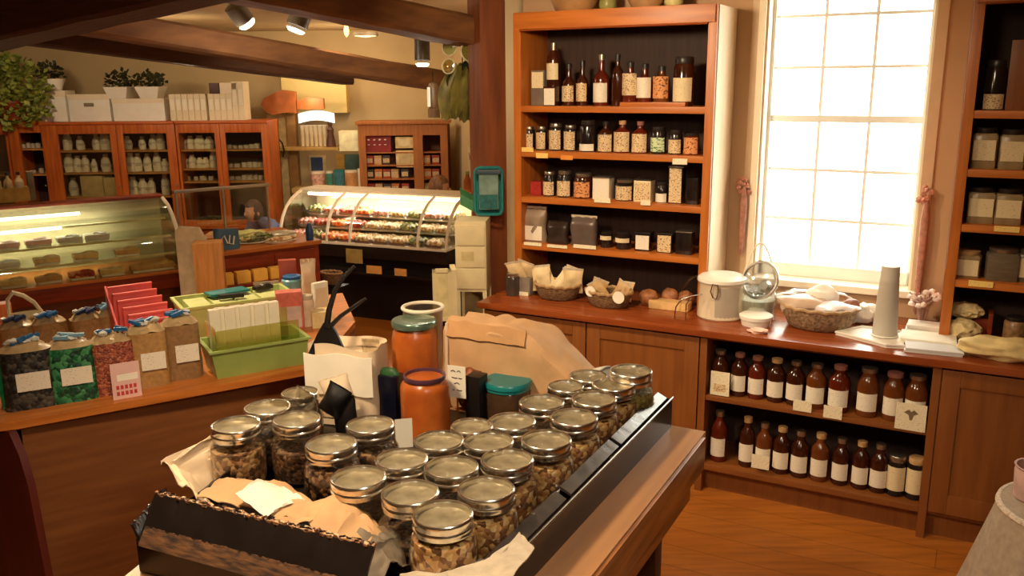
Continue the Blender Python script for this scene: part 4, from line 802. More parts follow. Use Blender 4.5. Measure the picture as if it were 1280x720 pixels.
put('blossoms', mb, mat('pale_blossom', (240, 222, 214), .7), dr)
# fluffy packs, cloth sack at the right
for i, (u, v, z, r3, lab) in enumerate([(1.15, .42, .13, (.075, .05, .04), 'cream fluffy pack, upper of two beside the right bookcase'), (1.14, .36, .05, (.08, .055, .05), 'cream fluffy pack, lower of two beside the right bookcase')]):
    o = put('fluffy_pack', MB().blob((0, 0, 0), r3, 60+i, .3, 3, 3), mat('fluffy_cream', (220, 198, 146), .9, scale=50, var=.2, bump=.5), None, RF(u, v, CT+z), aR); tag(o, lab, 'packet')
o = put('pack_stand', MB().box(-.06, .09, -.02, .04, 0, .095, .004).box(.075, .095, -.05, .05, 0, .13, .003), W_RED, None, RF(1.17, .445, CT), aR); tag(o, 'red-brown wooden rest under the cream fluffy packs', 'stand')
inst('cjr', jar(.10, .13, mat('seed_jar', (146, 110, 74), .3, scale=40, var=.4), CAPB, None), RF(1.36, .40, CT), aR, 'seed-filled jar with dark lid behind the cream cloth sack', 'jar')
o = put('cloth_sack', MB().blob((0, 0, .045), (.19, .10, .052), 70, .28, 4, 2), mat('cream_cloth', (224, 200, 142), .85, scale=22, var=.12, bump=.3), None, RF(1.32, .12, CT), aR+.05); tag(o, 'cream cloth sack lying at the right end of the worktop', 'bag')
# curtain tiebacks
for i, (x, y0, y1, lab) in enumerate([(931, 228, 320, 'faded pink dried bunch hanging left of the window'), (1160, 238, 395, 'faded pink dried bunch hanging right of the window')]):
    u, z1 = onR(x, y0, WV-.05); _, z0 = onR(x, y1, WV-.05); t = thing('dried_bunch', lab, 'flowers', RF(u, WV-.055, z0), aR); mb = MB()
    mb.lathe([(.001, 0), (.012, .02), (.018, (z1-z0)*.4), (.02, (z1-z0)*.75), (.008, z1-z0-.02)], 14, wob=lambda t_, z: 1+.25*noise.noise(Vector((cos(t_)*2, sin(t_)*2, z*30))))
    put('hanging_bunch', mb, mat('faded_pink', (170, 118, 100), .8, scale=40, var=.25), t); mb = MB()
    for j in range(12): random.seed(j+i*40); mb.blob((random.uniform(-.04, .025), random.uniform(-.02, .02), z1-z0+random.uniform(-.06, .03)), (.014, .014, .014), j, .5, 1)
    put('flower_heads', mb, mat('dusty_rose', (190, 130, 110), .8), t)
# hung goods above the left bookcase
for i, (x, m, rr, lab) in enumerate([(718, mat('tan_jug', (170, 126, 80), .4), .14, 'tan rounded crock on top of the tall bookcase'), (808, mat('tan_jug2', (176, 134, 90), .4), .10, 'smaller tan crock on top of the tall bookcase'), (760, OLIVE, .05, 'olive bottle on top of the tall bookcase'), (842, mat('pale_jar', (206, 196, 130), .4), .05, 'pale yellow jar at the right on top of the bookcase')]):
    u, _ = onR(x, 5, .5); o = put('crock' if rr > .08 else 'jar', MB().lathe([(.001, 0), (rr*.7, 0), (rr, rr*.5), (rr, rr*.8), (rr*.6, .135), (.001, .14)], 24), m, None, RF(u, .5, 2.462), aR); tag(o, lab, 'crock' if rr > .08 else 'jar')
# draped side table at lower right
P = atz(1300, 640, .62); st = thing('draped_table', 'small round table under a pale linen cloth at the lower right edge', 'table', (P.x+.16, P.y+.05, 0), 0)
def dg(u, v): t = 2*pi*u; k = 1+.07*v*sin(11*t)+.03*v*sin(23*t+1); r = .24+.14*v; return Vector((r*k*cos(t), r*k*sin(t), .60*(1-v)+.0))
put('cloth', MB().grid(dg, 90, 10, .004).grid(lambda u, v: Vector((dg(u, 0).x*v, dg(u, 0).y*v, .60)), 90, 2), mat('draped_linen', (168, 150, 130), .9, scale=40, var=.12, bump=.15), st)
put('lace_edge', MB().tube([dg(i/60, 0)+Vector((0, 0, -.01)) for i in range(60)], .012, 6, closed=True), mat('lace_white', (206, 188, 168), .9, scale=90, var=.3, bump=.6), st)
put('leg', MB().lathe([(.03, .01), (.03, .59)], 16), W_BR, st)
o = put('pink_tumbler', MB().lathe([(.001, 0), (.07, 0), (.075, .10), (.07, .11), (.078, .12), (.07, .12), (.06, .01)], 24, wob=lambda t, z: 1+.02*sin(12*t)), mat('tumbler_rose', (196, 160, 150), .7), None, (P.x+.065, P.y+.14, .605)); tag(o, 'pinkish frilled cup on the draped table at the right edge', 'cup')
# ================================================================ goods on the bag counter
def bspot(x, yb, w, yt, z0=BT):
    P = atz(x, yb, z0); k = depth(P)/F; zt = aty(x, yt, P.y).z; return P, w*k, zt-z0
def candybag(w, h, d, m, lab, clip, side=None):
    def f():
        r = E(); r.name = 'candy_bag'
        def g(u, v):
            t = 2*pi*u; c, s = cos(t), sin(t); e = 6-3*v; k = (abs(c)**e+abs(s)**e)**(-1/e)
            n = 1+.035*noise.noise(Vector((c*2, s*2, v*5+w*40)))
            return Vector((w/2*c*k*n, d/2*s*k*n*(1-.18*v), h*.84*v))
        mb = MB().grid(g, 36, 10).grid(lambda u, v: g(u, 0)*v, 36, 1); put('filled_bag', mb, m, r)
        mb = MB().grid(lambda u, v: Vector((g(u, 1).x*(1-.55*v), g(u, 1).y*(1-.8*v), h*(.84+.12*v)))+Vector((0, 0, .008*noise.noise(Vector((u*14, v*3, w*30))))), 36, 5); mb.grid(lambda u, v: Vector((g(u, 1).x*.45*(1-v), g(u, 1).y*.2*(1-v), h*(.96+.04*v))), 36, 1); put('gathered_top', mb, mat('cloudy_film', (186, 158, 116), .3, var=.2, scale=20, bump=.3), r)
        if clip:
            random.seed(int(w*9000)+len(clip.name)); cl = MB(); ti = MB()
            for j in range(4):
                q = Matrix.Translation((random.uniform(-.3, .3)*w, random.uniform(-.03, .01), h*(.98+.03*random.random()))) @ Matrix.Rotation(random.uniform(-.6, .6), 4, 'Z') @ Matrix.Rotation(random.uniform(-.4, .4), 4, 'Y')
                cl.box(-w*.16, w*.16, -.009, .009, -.006, .008, .003, q)
                ti.blob((random.uniform(-.3, .3)*w, random.uniform(-.03, .02), h*.98), (w*.12, .018, .012), j, .5, 1)
            put('clip', cl, clip, r); put('twisted_film', ti, mat('milky_film', (206, 206, 196), .3, var=.1, scale=40), r)
        if side: put('side_band', MB().tube([(-w*.5, -d*.25, .01), (-w*.53, -d*.28, h*.4), (-w*.5, -d*.2, h*.8)], .009, 6), side, r)
        if lab: front_label(r, w*.62, h*.27, h*.42, -d/2-.004, lab).location.x = w*.08
        return r
    return f
TANS = mat('tan_sugar', (168, 126, 72), .5, var=.2, scale=60, bump=.2)
for i, (x, yb, w_, yt, m, lb, clip, side, ds) in enumerate([(44, 511, 60, 428, speck('black_sweets', [(40, 36, 30), (70, 64, 52), (24, 22, 20)], 60), LABW, BLUE, DGRN, 'candy bag of black sweets with white label, leftmost in the front row'), (98, 502, 56, 424, speck('green_sweets', [(20, 96, 52), (12, 60, 34), (60, 130, 80)], 60), LABW, mat('pale_blue_clip', (120, 160, 180), .4), DGRN, 'candy bag with dark green wrapping and white label'),
        (150, 493, 50, 418, REDM, None, BLUE, None, 'reddish brown candy bag behind the pink sign'), (194, 484, 46, 405, TANS, LABW, BLUE, None, 'tan sugar bag with white label, left of the last one'), (236, 474, 44, 395, mat('brown_sugar', (140, 104, 64), .5, var=.2, scale=60, bump=.2), LABW, BLUE, None, 'brown sugar bag with white label touching the green bin')]):
    P, w, h = bspot(x, yb, w_, yt); inst('cb%d' % i, candybag(w, h, .15, m, lb, clip, side), BF((P-OB).dot(L), (P-OB).dot(M)+.075, BT), aL-.1, ds, 'bag', 'candy bags along the front of the left counter')
for i, (x, yb, yt, clip, ds) in enumerate([(70, 462, 418, BLUE, 'tan bag with blue clip behind the two green-edged bags'), (118, 456, 408, mat('navy_clip', (30, 50, 90), .4), 'tan bag with navy clip in the back row'), (150, 450, 405, mat('pale_blue_clip', (120, 160, 180), .4), 'tan bag with pale blue clip left of the coral rack'), (30, 468, 422, mat('navy_clip', (30, 50, 90), .4), 'tan bag at the far left of the back row')]):
    P, w, h = bspot(x, yb, 46, yt); inst('cbk%d' % i, candybag(.14, .24, .12, TANS, None, clip), BF((P-OB).dot(L), (P-OB).dot(M)+.06, BT), aL+.1, ds, 'bag', 'candy bags in the back row of the left counter')
t = thing('handled_bag', 'pale carrier bag with loop handle standing among the candy bags', 'bag', atz(52, 478, BT)+M*.28, aL); t.location.z = BT; t.scale = (.75, .75, .9)
put('bag', MB().grid(lambda u, v: Vector((.09*cos(2*pi*u), .045*sin(2*pi*u)*(1-.6*v), .27*v)), 24, 4), mat('pale_carrier', (214, 200, 156), .5), t)
put('handle', MB().tube([(-.085, 0, .26), (-.08, 0, .34), (-.05, 0, .37), (.0, 0, .35), (.05, 0, .31), (.08, 0, .26)], .011, 8), mat('pale_carrier2', (226, 214, 176), .5), t)
pk = thing('pink_sign', 'pink and white printed card in front of the reddish candy bag', 'sign', atz(160, 497, BT), aL-.05); w = .105; hh = .145
put('card', MB().box(-w/2, w/2, -.002, .0, 0, hh), mat('pink_card', (226, 184, 176), .6, var=.04), pk); put('white_block', MB().box(-w*.3, w*.42, -.003, -.002, hh*.5, hh*.68), PAPER, pk)
mb = MB()
for rr in range(2):
    for j in range(5): mb.box(-w*.36+j*w*.15, -w*.36+j*w*.15+w*.10, -.0032, -.002, hh*(.27-.17*rr), hh*(.38-.17*rr))
put('red_lettering', mb, mat('red_ink', (190, 60, 60), .6), pk)
# coral rack of dividers
P = atz(182, 452, BT); fr = thing('coral_file_rack', 'bright coral red rack of six upright dividers behind the candy bags', 'rack', P+M*.03+L*.0, aL); fr.location.z = BT
for i in range(6):
    h_ = .33-.026*i; y = .10-.034*i; put('divider', MB().box(-.10+.012*i, .085+.012*i, y-.004, y+.004, 0, h_, .002).box(-.10+.012*i, .085+.012*i, y-.014, y+.004, h_-.01, h_, .002), REDP, fr)
put('side', MB().prism([(.12, 0), (.12, .33), (-.09, .17), (-.09, 0)], -.108, -.10, 'x'), REDP, fr)
put('front_film', MB().grid(lambda u, v: Vector((-.04+.16*u, -.10-.01*sin(u*9), .05+.13*v)), 10, 4, .002), mat('blue_white_print', (150, 158, 190), .3, var=.3, scale=30), fr)
# green bins
def gbin(x0, x1, y0, y1, h, m, name, label, loc, sc=1):
    r = thing(name, label, 'bin', loc, aL-.06); t = .006; fl_ = .018
    def ring(z, o, inner): return [(x0-o+inner, y0-o+inner, z), (x1+o-inner, y0-o+inner, z), (x1+o-inner, y1+o-inner, z), (x0-o+inner, y1+o-inner, z)]
    mb = MB(); rings = [ring(0, 0, 0), ring(h*.93, fl_, 0), ring(h*.93, fl_+.010, 0), ring(h, fl_+.010, 0), ring(h, fl_, t), ring(.006, 0, t)]
    vr = [[mb.bm.verts.new(p) for p in rg] for rg in rings]
    for a, b_ in zip(vr, vr[1:]):
        for i in range(4): mb.bm.faces.new((a[i], a[(i+1) % 4], b_[(i+1) % 4], b_[i]))
    mb.bm.faces.new(vr[0]); mb.bm.faces.new(vr[-1]); put('tub', mb, m, r, smooth=False); return r
P = atz(272, 474, BT); Q = atz(382, 456, BT); wl = (Q-P).length
gb = gbin(0, wl, 0, .20, .125, GRN, 'green_bin', 'lime green plastic bin at the front right of the left counter', P)
put('clear_insert', MB().box(.01, wl-.01, .015, .018, .03, .20).box(.01, wl-.01, .182, .185, .03, .22).box(.008, .011, .015, .185, .03, .21), clear('yellowish_plastic', (236, 238, 190), .4, .2), gb)
for i in range(9):
    Z = P+(Matrix.Rotation(aL-.06, 3, 'Z') @ Vector((.03+i*(wl-.09)/9, .11+.01*(i % 2), 0)))
    o = inst('slv', carton(.045, .26, .035, mat('white_sleeve', (226, 216, 190), .45, var=.06)), (Z.x, Z.y, BT+.012), aL-.06, 'white paper sleeve standing in the lime green bin, '+ordn(i, 9), 'sleeve', 'white sleeves in the lime green bin')
P = atz(238, 428, BT)+M*.02; P.z = BT
g2 = gbin(0, .50, 0, .22, .17, GRNL, 'pale_green_bin', 'pale green bin standing behind the lime green bin', P)
for i in range(4):
    Z = P+(Matrix.Rotation(aL-.06, 3, 'Z') @ Vector((.07+i*.115, .11, 0))); inst('pgp', carton(.10, .15, .17, mat('pale_green_pack', (206, 212, 140), .5, var=.1)), (Z.x, Z.y, BT+.012), aL-.06, 'pale green packet lying in the pale green bin, '+ordn(i, 4), 'packet', 'packets in the pale green bin')
o = put('teal_folder', MB().box(-.10, .10, -.05, .05, 0, .012, .003), TEAL, None, P+(Matrix.Rotation(aL, 3, 'Z') @ Vector((.24, .15, .175))), aL+.1); tag(o, 'teal flat folder on the pale green bin', 'folder')
o = put('dark_clip', MB().box(-.06, .06, -.015, .015, 0, .022, .005), BLK, None, P+(Matrix.Rotation(aL, 3, 'Z') @ Vector((.23, .05, .17))), aL-.2); tag(o, 'black clip lying at the front of the pale green bin', 'clip')
o = put('dark_clip', MB().box(-.05, .05, -.02, .02, 0, .02, .005).blob((.02, 0, .02), (.03, .02, .012), 4), BLKB, None, P+(Matrix.Rotation(aL, 3, 'Z') @ Vector((.42, .14, .17))), aL+.2); tag(o, 'black clip with knob at the rear right of the pale green bin', 'clip')
# right cluster on the counter
def bthing(x, yb, w_, yt, builder, label, cat, back=0, rz=0, group=None, z0=BT):
    P, w, h = bspot(x, yb, w_, yt, z0); o = builder(w, h)(); o.location = P+M*(w*.4+back); o.location.z = z0; o.rotation_euler = (0, 0, aL-.3+rz); o['label'] = label; o['category'] = cat
    return o
ROSE = mat('rose_print', (206, 110, 92), .45, var=.2, scale=30)
bthing(368, 412, 32, 366, lambda w, h: carton(w, h, .08, ROSE, mat('lilac_label', (206, 186, 178), .6), (.05, .62)), 'rose box with large lilac label right of the lime green bin', 'box')
bthing(388, 408, 18, 370, lambda w, h: jar(w, h, mat('creamy_jar', (220, 196, 170), .4), LINEN, None), 'small cream tub with rounded lid right of the rose box', 'tub')
bthing(405, 400, 20, 354, lambda w, h: carton(w, h, .03, PAPER, KRAFTL, (.1, .85), 'framed_card'), 'white framed card at the right of the counter clutter', 'card', rz=.5)
bthing(344, 398, 30, 358, lambda w, h: pouch(w, h, .08, LINEN, None, .15, 3), 'cream rumpled pouch behind the lime green bin', 'pouch', .05)
bthing(392, 378, 18, 328, lambda w, h: pouch(w, h, .05, mat('ivory_pouch', (212, 190, 158), .4), None, .15, 5), 'ivory upright pouch at the rear right of the counter', 'pouch', .02)
bthing(370, 372, 26, 346, lambda w, h: jar(w, h, mat('aqua_tub', (120, 176, 186), .3), BLUE, None), 'aqua tub with blue lid among the rear packets', 'tub', .0)
bthing(374, 370, 22, 330, lambda w, h: carton(w, h, .05, mat('scarlet_card', (168, 76, 58), .5, var=.15), None), 'scarlet box at the rear of the counter', 'box', .12)
bthing(352, 384, 26, 360, lambda w, h: pouch(w, h, .06, CRP, None, .2, 8), 'small tan crumpled pouch beside the aqua tub', 'pouch', .08)
bthing(412, 412, 26, 392, lambda w, h: carton(w, h, .10, mat('cream_wedge', (226, 206, 150), .5)), 'cream wedge pack next to the black scoop', 'box', .05)
# ================================================================ LEFT DELI CASE
DP = atz(115, 350, .75); DP.z = 0
def DF(x, y, z): return DP+L*x+M*y+Vector((0, 0, z))
curve = [(0, .75), (.005, .85), (.035, .95), (.09, 1.04), (.18, 1.13), (.30, 1.20), (.46, 1.24)]
def glasscase(name, label, loc, rz, x0, x1, curve, depth_, ribs, body, fascia, ztop, endm, gm):
    r = thing(name, label, 'display case', loc, rz); zb = curve[0][1]
    put('base', MB().box(x0, x1, .07, depth_, .08, zb-.13), body, r); put('plinth', MB().box(x0+.03, x1-.03, .10, depth_-.03, 0, .08), BLK, r)
    put('fascia', MB().box(x0, x1, -.01, depth_, zb-.13, zb-.02, .004), fascia, r); put('ledge', MB().box(x0-.005, x1+.005, -.02, depth_, zb-.02, zb, .003), endm, r)
    n = len(curve)-1
    def cv(v):
        a = min(n-1e-6, v*n); i = int(a); s = a-i; return curve[i][0]*(1-s)+curve[i+1][0]*s, curve[i][1]*(1-s)+curve[i+1][1]*s
    put('curved_glass', MB().grid(lambda u, v: Vector((x0+(x1-x0)*u, *cv(v))), 1, 18), gm, r)
    for xe in (x0, x1): put('side_glass', MB().prism(curve+[(depth_, curve[-1][1]), (depth_, zb)], xe-.002, xe+.002, 'x'), gm, r)
    put('top', MB().box(x0, x1, curve[-1][0]-.02, depth_, curve[-1][1], curve[-1][1]+.02, .003), ztop, r)
    put('back_wall', MB().box(x0, x1, depth_-.02, depth_, zb, curve[-1][1]), mat('case_back', (200, 188, 150), .5, var=.05), r)
    for xr in ribs: put('rib', MB().tube([(xr, *cv(v/12)) for v in range(13)], .014, 6), CREAM, r)
    return r
dl = glasscase('deli_case', 'long curved-glass deli case on the left with a dark red wooden fascia', DP, aL, -1.5, .63, curve, .60, [.63], W_TAN, W_RED, W_RED, W_TANT, GLSD)
for z, m0 in ((.87, .08), (.99, .16), (1.11, .28)): put('inner_shelf', MB().box(-1.47, .60, m0+.015, .57, z-.008, z), GLS, dl); put('shelf_edge', MB().box(-1.47, .60, m0, m0+.015, z-.014, z), mat('case_shelf_edge', (226, 214, 160), .4), dl)
for a, b_, y, z in ((-1.45, .02, .33, 1.185), (-1.45, -.12, .27, 1.10)): put('light_tube', MB().tube([(a, y, z), (b_, y, z)], .012, 8), glow('tube_white', (255, 250, 236), 5), dl)
lamp('deli_tube_light', 'AREA', DF(-.6, .38, 1.17), 13, (1, .93, .80), .1, DF(-.6, .4, .7), None, 1.6).rotation_euler = (0, 0, aL+pi/2)
SAU = [mat('wrapped_pink', (240, 200, 186), .35, var=.15, scale=20), mat('wrapped_white', (228, 222, 210), .3, var=.1, scale=20), mat('rind_brown', (206, 160, 100), .5, var=.2, scale=20), mat('bread_tan', (228, 196, 136), .6, var=.2, scale=20)]
def foodpack(m, k):
    def f():
        r = E(); r.name = 'food_pack'; put('tray', MB().box(-.075, .075, -.06, .06, 0, .012, .003), PAPER, r); put('food', MB().box(-.085, .085, -.05, .05, .012, .05, .016).blob((.02, 0, .045), (.05, .04, .02), k, .4, 2, 2), m, r); return r
    return f
names = ['pink wrapped food pack', 'white wrapped food pack', 'brown food pack', 'tan food pack']
for sh, (z, y, xs, pool) in enumerate([(.99, .24, [-1.32, -1.12, -.92, -.70, -.48, -.28, -.08, .10], [0, 1, 2, 1, 0, 0, 1, 1]), (.87, .16, [-1.3, -1.0, -.78, -.5, -.25, .0, .28], [3, 2, 3, 1, 3, 3, 2]), (.75, .10, [-1.3, -1.12, -.92, -.7, -.48, -.26, -.05, .15, .36, .5], [1, 4, 2, 4, 3, 2, 4, 3, 2, 2])]):
    for i, (x, k) in enumerate(zip(xs, pool)):
        m = SAU[k] if k < 4 else FOODS[0]; nm = names[k] if k < 4 else 'reddish food pack'
        inst(('fp', k), foodpack(m, k), DF(x, y, z+.001), aL, '%s, %s in the left deli case, %s level' % (nm, ordn(i, len(xs)), ['upper', 'middle', 'bottom'][sh]), 'food', 'food packs in the left deli case')
o = put('end_post', MB().box(-.05, .05, -.05, .05, 0, .80, .01), W_REDZ, None, aty(3, 390, 4.9)*1 if False else Vector((aty(3, 390, 5.2).x, 5.2, 0)), aL); tag(o, 'orange wooden post at the left photo edge below the deli case', 'post')
# crate of bottles on the case
P = atz(22, 251, 1.262); cr_ = thing('wooden_crate', 'yellow-tan wooden crate of bottles on top of the left deli case', 'crate', P, aL); put('slats', MB().box(-.24, .08, -.06, -.05, 0, .10).box(-.24, .08, .06, .07, 0, .10).box(-.24, .08, -.05, .06, 0, .01).box(.07, .08, -.05, .06, 0.01, .10).box(-.24, -.23, -.05, .06, 0.01, .1), mat('crate_tan', (196, 158, 70), .6), cr_)
put('end_board', MB().box(.08, .12, -.06, .07, 0, .21, .004), mat('grey_board', (126, 110, 84), .6), cr_)
for i in range(4): Q = P+L*(-.19+.072*i)+Vector((0, 0, .012)); inst('crb%d' % (i == 3), bottle(.062, .20, mat('straw_bottle', (206, 186, 130), .2, var=.2) if i < 3 else LAB, CAPB if i < 3 else mat('red_black_cap', (70, 20, 20), .4), None), Q, aL, ['pale bottle, %s in the wooden crate' % ordn(i, 4), 'yellow bottle with dark red cap in the wooden crate'][i == 3], 'bottle', 'bottles in the wooden crate')
# pillar, board, tag between the cases
P = Vector((aty(262, 330, 5.9).x, 5.9, 0)); o = put('wooden_pillar', MB().box(-.095, .095, -.08, .08, 0, 1.045, .006), mat('pillar_tan', (186, 124, 62), .5, scale=3, stretch=GZ), None, P, aL-.35); tag(o, 'short tan wooden pillar between the deli case and the small counter', 'pillar')
P = Vector((aty(242, 310, 5.97).x, 5.97, 0)); o = put('rounded_board', MB().prism([(-.11, 0), (.11, 0), (.11, 1.0), (.05, 1.13), (-.08, 1.14), (-.11, 1.11)], -.02, .02, 'y'), mat('beige_board', (202, 184, 146), .6), None, P, .1); tag(o, 'tall beige board with rounded corner behind the tan pillar', 'board')
t = thing('hanging_tag', 'small white tag with neck at the right end of the deli case', 'tag', DF(.66, -.05, .62), .2); put('card', MB().box(-.055, .055, -.004, .004, 0, .16, .003), KRAFTL, t); put('neck', MB().lathe([(.02, .16), (.015, .2), (.03, .21), (.001, .22)], 12), WHITE, t)
# ================================================================ SMALL COUNTER (centre left)
C0 = atz(280, 315, .9); C1 = atz(402, 300, .9); aC = atan2((C1-C0).y, (C1-C0).x); CL = (C1-C0).length; C0.z = 0; cu = Vector((cos(aC), sin(aC), 0)); cv_ = Vector((-sin(aC), cos(aC), 0))
def CF(x, y, z): return C0+cu*x+cv_*y+Vector((0, 0, z))
mc = thing('serving_counter', 'small cherry-red panelled counter between the two deli cases', 'counter', C0, aC)
put('body', MB().box(-.15, CL-.02, .02, .8, .05, .87), W_RED, mc); put('counter_top', MB().box(-.17, CL, 0, .82, .87, .90, .004), W_TANT, mc); put('panel', MB().box(0, CL*.42, .008, .02, .74, .84, .003).box(CL*.5, CL*.92, .008, .02, .74, .84, .003), W_RED, mc); put('ledge', MB().box(-.15, CL-.3, -.14, .02, .655, .67), W_RED, mc); put('plinth', MB().box(-.12, CL-.05, .05, .77, 0, .05), BLK, mc)
for i in range(4): o = inst('ycard', carton(.105, .085, .06, mat('bright_yellow_pack', (250, 196, 84), .5, var=.08)), CF(-.03+.128*i, -.07, .671), aC, 'bright yellow packet, %s on the ledge of the small counter' % ordn(i, 4), 'packet', 'yellow packets on the ledge of the small counter')
sg = thing('sneeze_guard', 'glass guard with steel rail above the small counter', 'glass guard', CF(-.04, .78, .90), aC)
w = 1.0 if True else 0; put('steel_rail', MB().box(-.06, .72, -.02, .02, .36, .385, .004), STEEL, sg); put('glass_sheet', MB().box(-.05, .71, -.004, .0, .02, .36), GLS, sg)
for x in (-.04, .33, .70): put('upright', MB().box(x-.008, x+.008, -.01, .01, 0, .36), STEEL, sg)
bl = thing('blue_bag', 'blue printed bag with white letters-like marks on the small counter', 'bag', CF(.06, .10, .90), aC); put('bag', MB().grid(lambda u, v: Vector((.095*cos(2*pi*u), .05*sin(2*pi*u)*(1-.5*v), .15*v-.01*cos(6*u))), 24, 6).grid(lambda u, v: Vector((.095*cos(2*pi*u)*(1-v), .025*sin(2*pi*u)*(1-v), .15)), 24, 1), mat('steel_blue_print', (64, 96, 116), .4, var=.2), bl)
put('marks', MB().tube([(-.05, -.05, .03), (-.055, -.045, .08), (-.03, -.047, .11), (-.01, -.05, .05)], .006, 5).tube([(.01, -.052, .11), (.0, -.053, .05), (.03, -.05, .04), (.045, -.043, .10)], .006, 5), PAPER, bl)
for i, (x, y, rr, m, lab) in enumerate([(.32, .22, (.14, .07, .035), FOODS[3], 'olive green food dish, nearest on the small counter'), (.30, .45, (.20, .07, .03), mat('pale_green_loaf', (196, 196, 120), .5), 'long pale green wrapped loaf on the small counter'), (.10, .40, (.12, .07, .04), mat('orange_tan_loaf', (206, 150, 96), .5), 'orange-tan loaf behind the blue bag'), (.55, .3, (.13, .07, .025), mat('silver_plate_food', (196, 186, 166), .3, .3), 'silver platter near the right end of the small counter'), (.48, .1, (.12, .03, .02), FOODS[2], 'row of tan crackers along the front edge of the small counter')]):
    t = thing('food_dish', lab, 'food', CF(x, y, .90), aC); put('dish', MB().lathe([(.001, 0), (rr[0]*.8, 0), (rr[0]*1.08, .014), (rr[0]*1.05, .016), (.001, .006)], 24, sy=rr[1]/rr[0]*1.1), PAPER, t); put('food', MB().blob((0, 0, .01+rr[2]), rr, i+5, .3, 3, 2.5), m, t)
o = put('blue_bottle', MB().lathe([(.001, 0), (.03, 0), (.032, .08), (.02, .11), (.014, .13), (.001, .135)], 16), mat('deep_blue', (30, 66, 110), .3), None, CF(CL-.07, .06, .90)); tag(o, 'small deep blue bottle at the right end of the small counter', 'bottle')
# ================================================================ RIGHT DELI CASE (centre)
G0 = Vector((-2.045, 7.891, 0)); G1 = Vector((-.552, 7.275, 0)); aG = atan2((G1-G0).y, (G1-G0).x); GL = (G1-G0).length; gu = Vector((cos(aG), sin(aG), 0)); gv = Vector((-sin(aG), cos(aG), 0))
def GF(x, y, z): return G0+gu*x+gv*y+Vector((0, 0, z))
curve2 = [(0, .71), (.01, .80), (.05, .90), (.12, .99), (.22, 1.06), (.36, 1.11)]
dr_ = glasscase('deli_case', 'bright curved-glass deli case in the middle distance with white ribs and black base', G0, aG, -.08, GL, curve2, .62, [-.08, .42, .66, 1.34, GL], BLK, BLKB, CREAM, CREAM, GLS)
put('inner_shelf', MB().box(0, GL-.02, .20, .6, .79, .80), WHITE, dr_); put('inner_shelf', MB().box(0, GL-.02, .34, .6, .885, .895), WHITE, dr_); put('light_tube', MB().tube([(0, .36, 1.08), (GL-.03, .36, 1.08)], .014, 8), glow('tube_white', (255, 250, 236), 5), dr_)
lamp('deli_tube_light', 'AREA', GF(GL/2, .42, 1.07), 15, (1, .93, .80), .12, GF(GL/2, .4, .7), None, 1.5).rotation_euler = (0, 0, aG+pi/2)
random.seed(5)
FN = ['red', 'orange', 'tan', 'green and tan', 'pink']
def ftray(k):
    def f():
        r = E(); r.name = 'food_tray'; put('tray', MB().box(-.075, .075, -.10, .10, 0, .014, .003).box(-.075, -.07, -.1, .1, 0, .03).box(.07, .075, -.1, .1, 0, .03), STEEL, r)
        mb = MB()
        for j in range(9): mb.blob((-.048+.048*(j % 3), -.065+.062*(j//3), .036), (.034, .042, .034), j+k*10, .35, 1)
        put('food', mb, FOODS[k], r); return r
    return f
for tier, (z, y, pool) in enumerate([(.715, .10, [4, 3, 1, 1, 2, 2, 2, 3, 2]), (.803, .27, [4, 0, 1, 0, 2, 2, 3, 2, 2]), (.898, .42, [3, 4, 0, 1, 4, 2, 3, 4, 2])]):
    for i, k in enumerate(pool): o = inst(('ft', k), ftray(k), GF(.07+i*.178, y, z), aG, '%s food tray, %s in the bright deli case, %s tier' % (FN[k], ordn(i, 9), ['lower', 'middle', 'upper'][tier]), 'food tray', 'food trays in the bright deli case')
put('lower_shelf', MB().box(0, GL, -.10, .08, .45, .47), BLKB, dr_)
for i, (x0, x1, y0, y1, m, lab) in enumerate([(443, 467, 313, 331, mat('olive_card', (176, 150, 84), .6), 'olive-yellow card under the rail of the bright deli case'), (468, 490, 329, 339, mat('amber_card', (236, 176, 96), .6), 'amber price card on the low black shelf, left of two'), (503, 520, 332, 341, mat('amber_card', (236, 176, 96), .6), 'amber price card on the low black shelf, right of two')]):
    c_ = GF(((x0+x1)/2-360)/198*1.6, -.106, .475+(.08 if i == 0 else 0)); ww = (x1-x0)*7.5/F; t = thing('price_card', lab, 'card', c_, aG); put('card', MB().box(-ww/2, ww/2, -.003, .003, 0, ww*(y1-y0)/(x1-x0)), m, t); put('clip', MB().box(-.01, .01, .003, .012, -.01, .02), BLK, t)
c_ = aty(414, 338, 7.1); inst('bkr', basket(.20, .12, .10), (c_.x, c_.y, .46), aG, 'round wicker basket at the left end of the low black shelf', 'basket'); put('side_stand', MB().box(-.12, .12, -.08, .08, .44, .455).box(-.11, -.10, -.01, .01, 0, .44).box(.10, .11, -.01, .01, 0, .44), BLK, None, (c_.x, c_.y, 0), aG); tag(bpy.data.objects['side_stand'], 'low black stand under the round wicker basket', 'stand')
t = thing('orange_bottle', 'orange-labelled bottle at the right end of the bright deli case', 'bottle', GF(GL-.05, .55, 1.13), 0); put('glass', MB().lathe([(.001, 0), (.035, 0), (.037, .10), (.018, .14), (.014, .17)], 16), ORSW, t); put('cap', MB().lathe([(.018, .16), (.018, .185), (.001, .19)], 12), GRN, t)
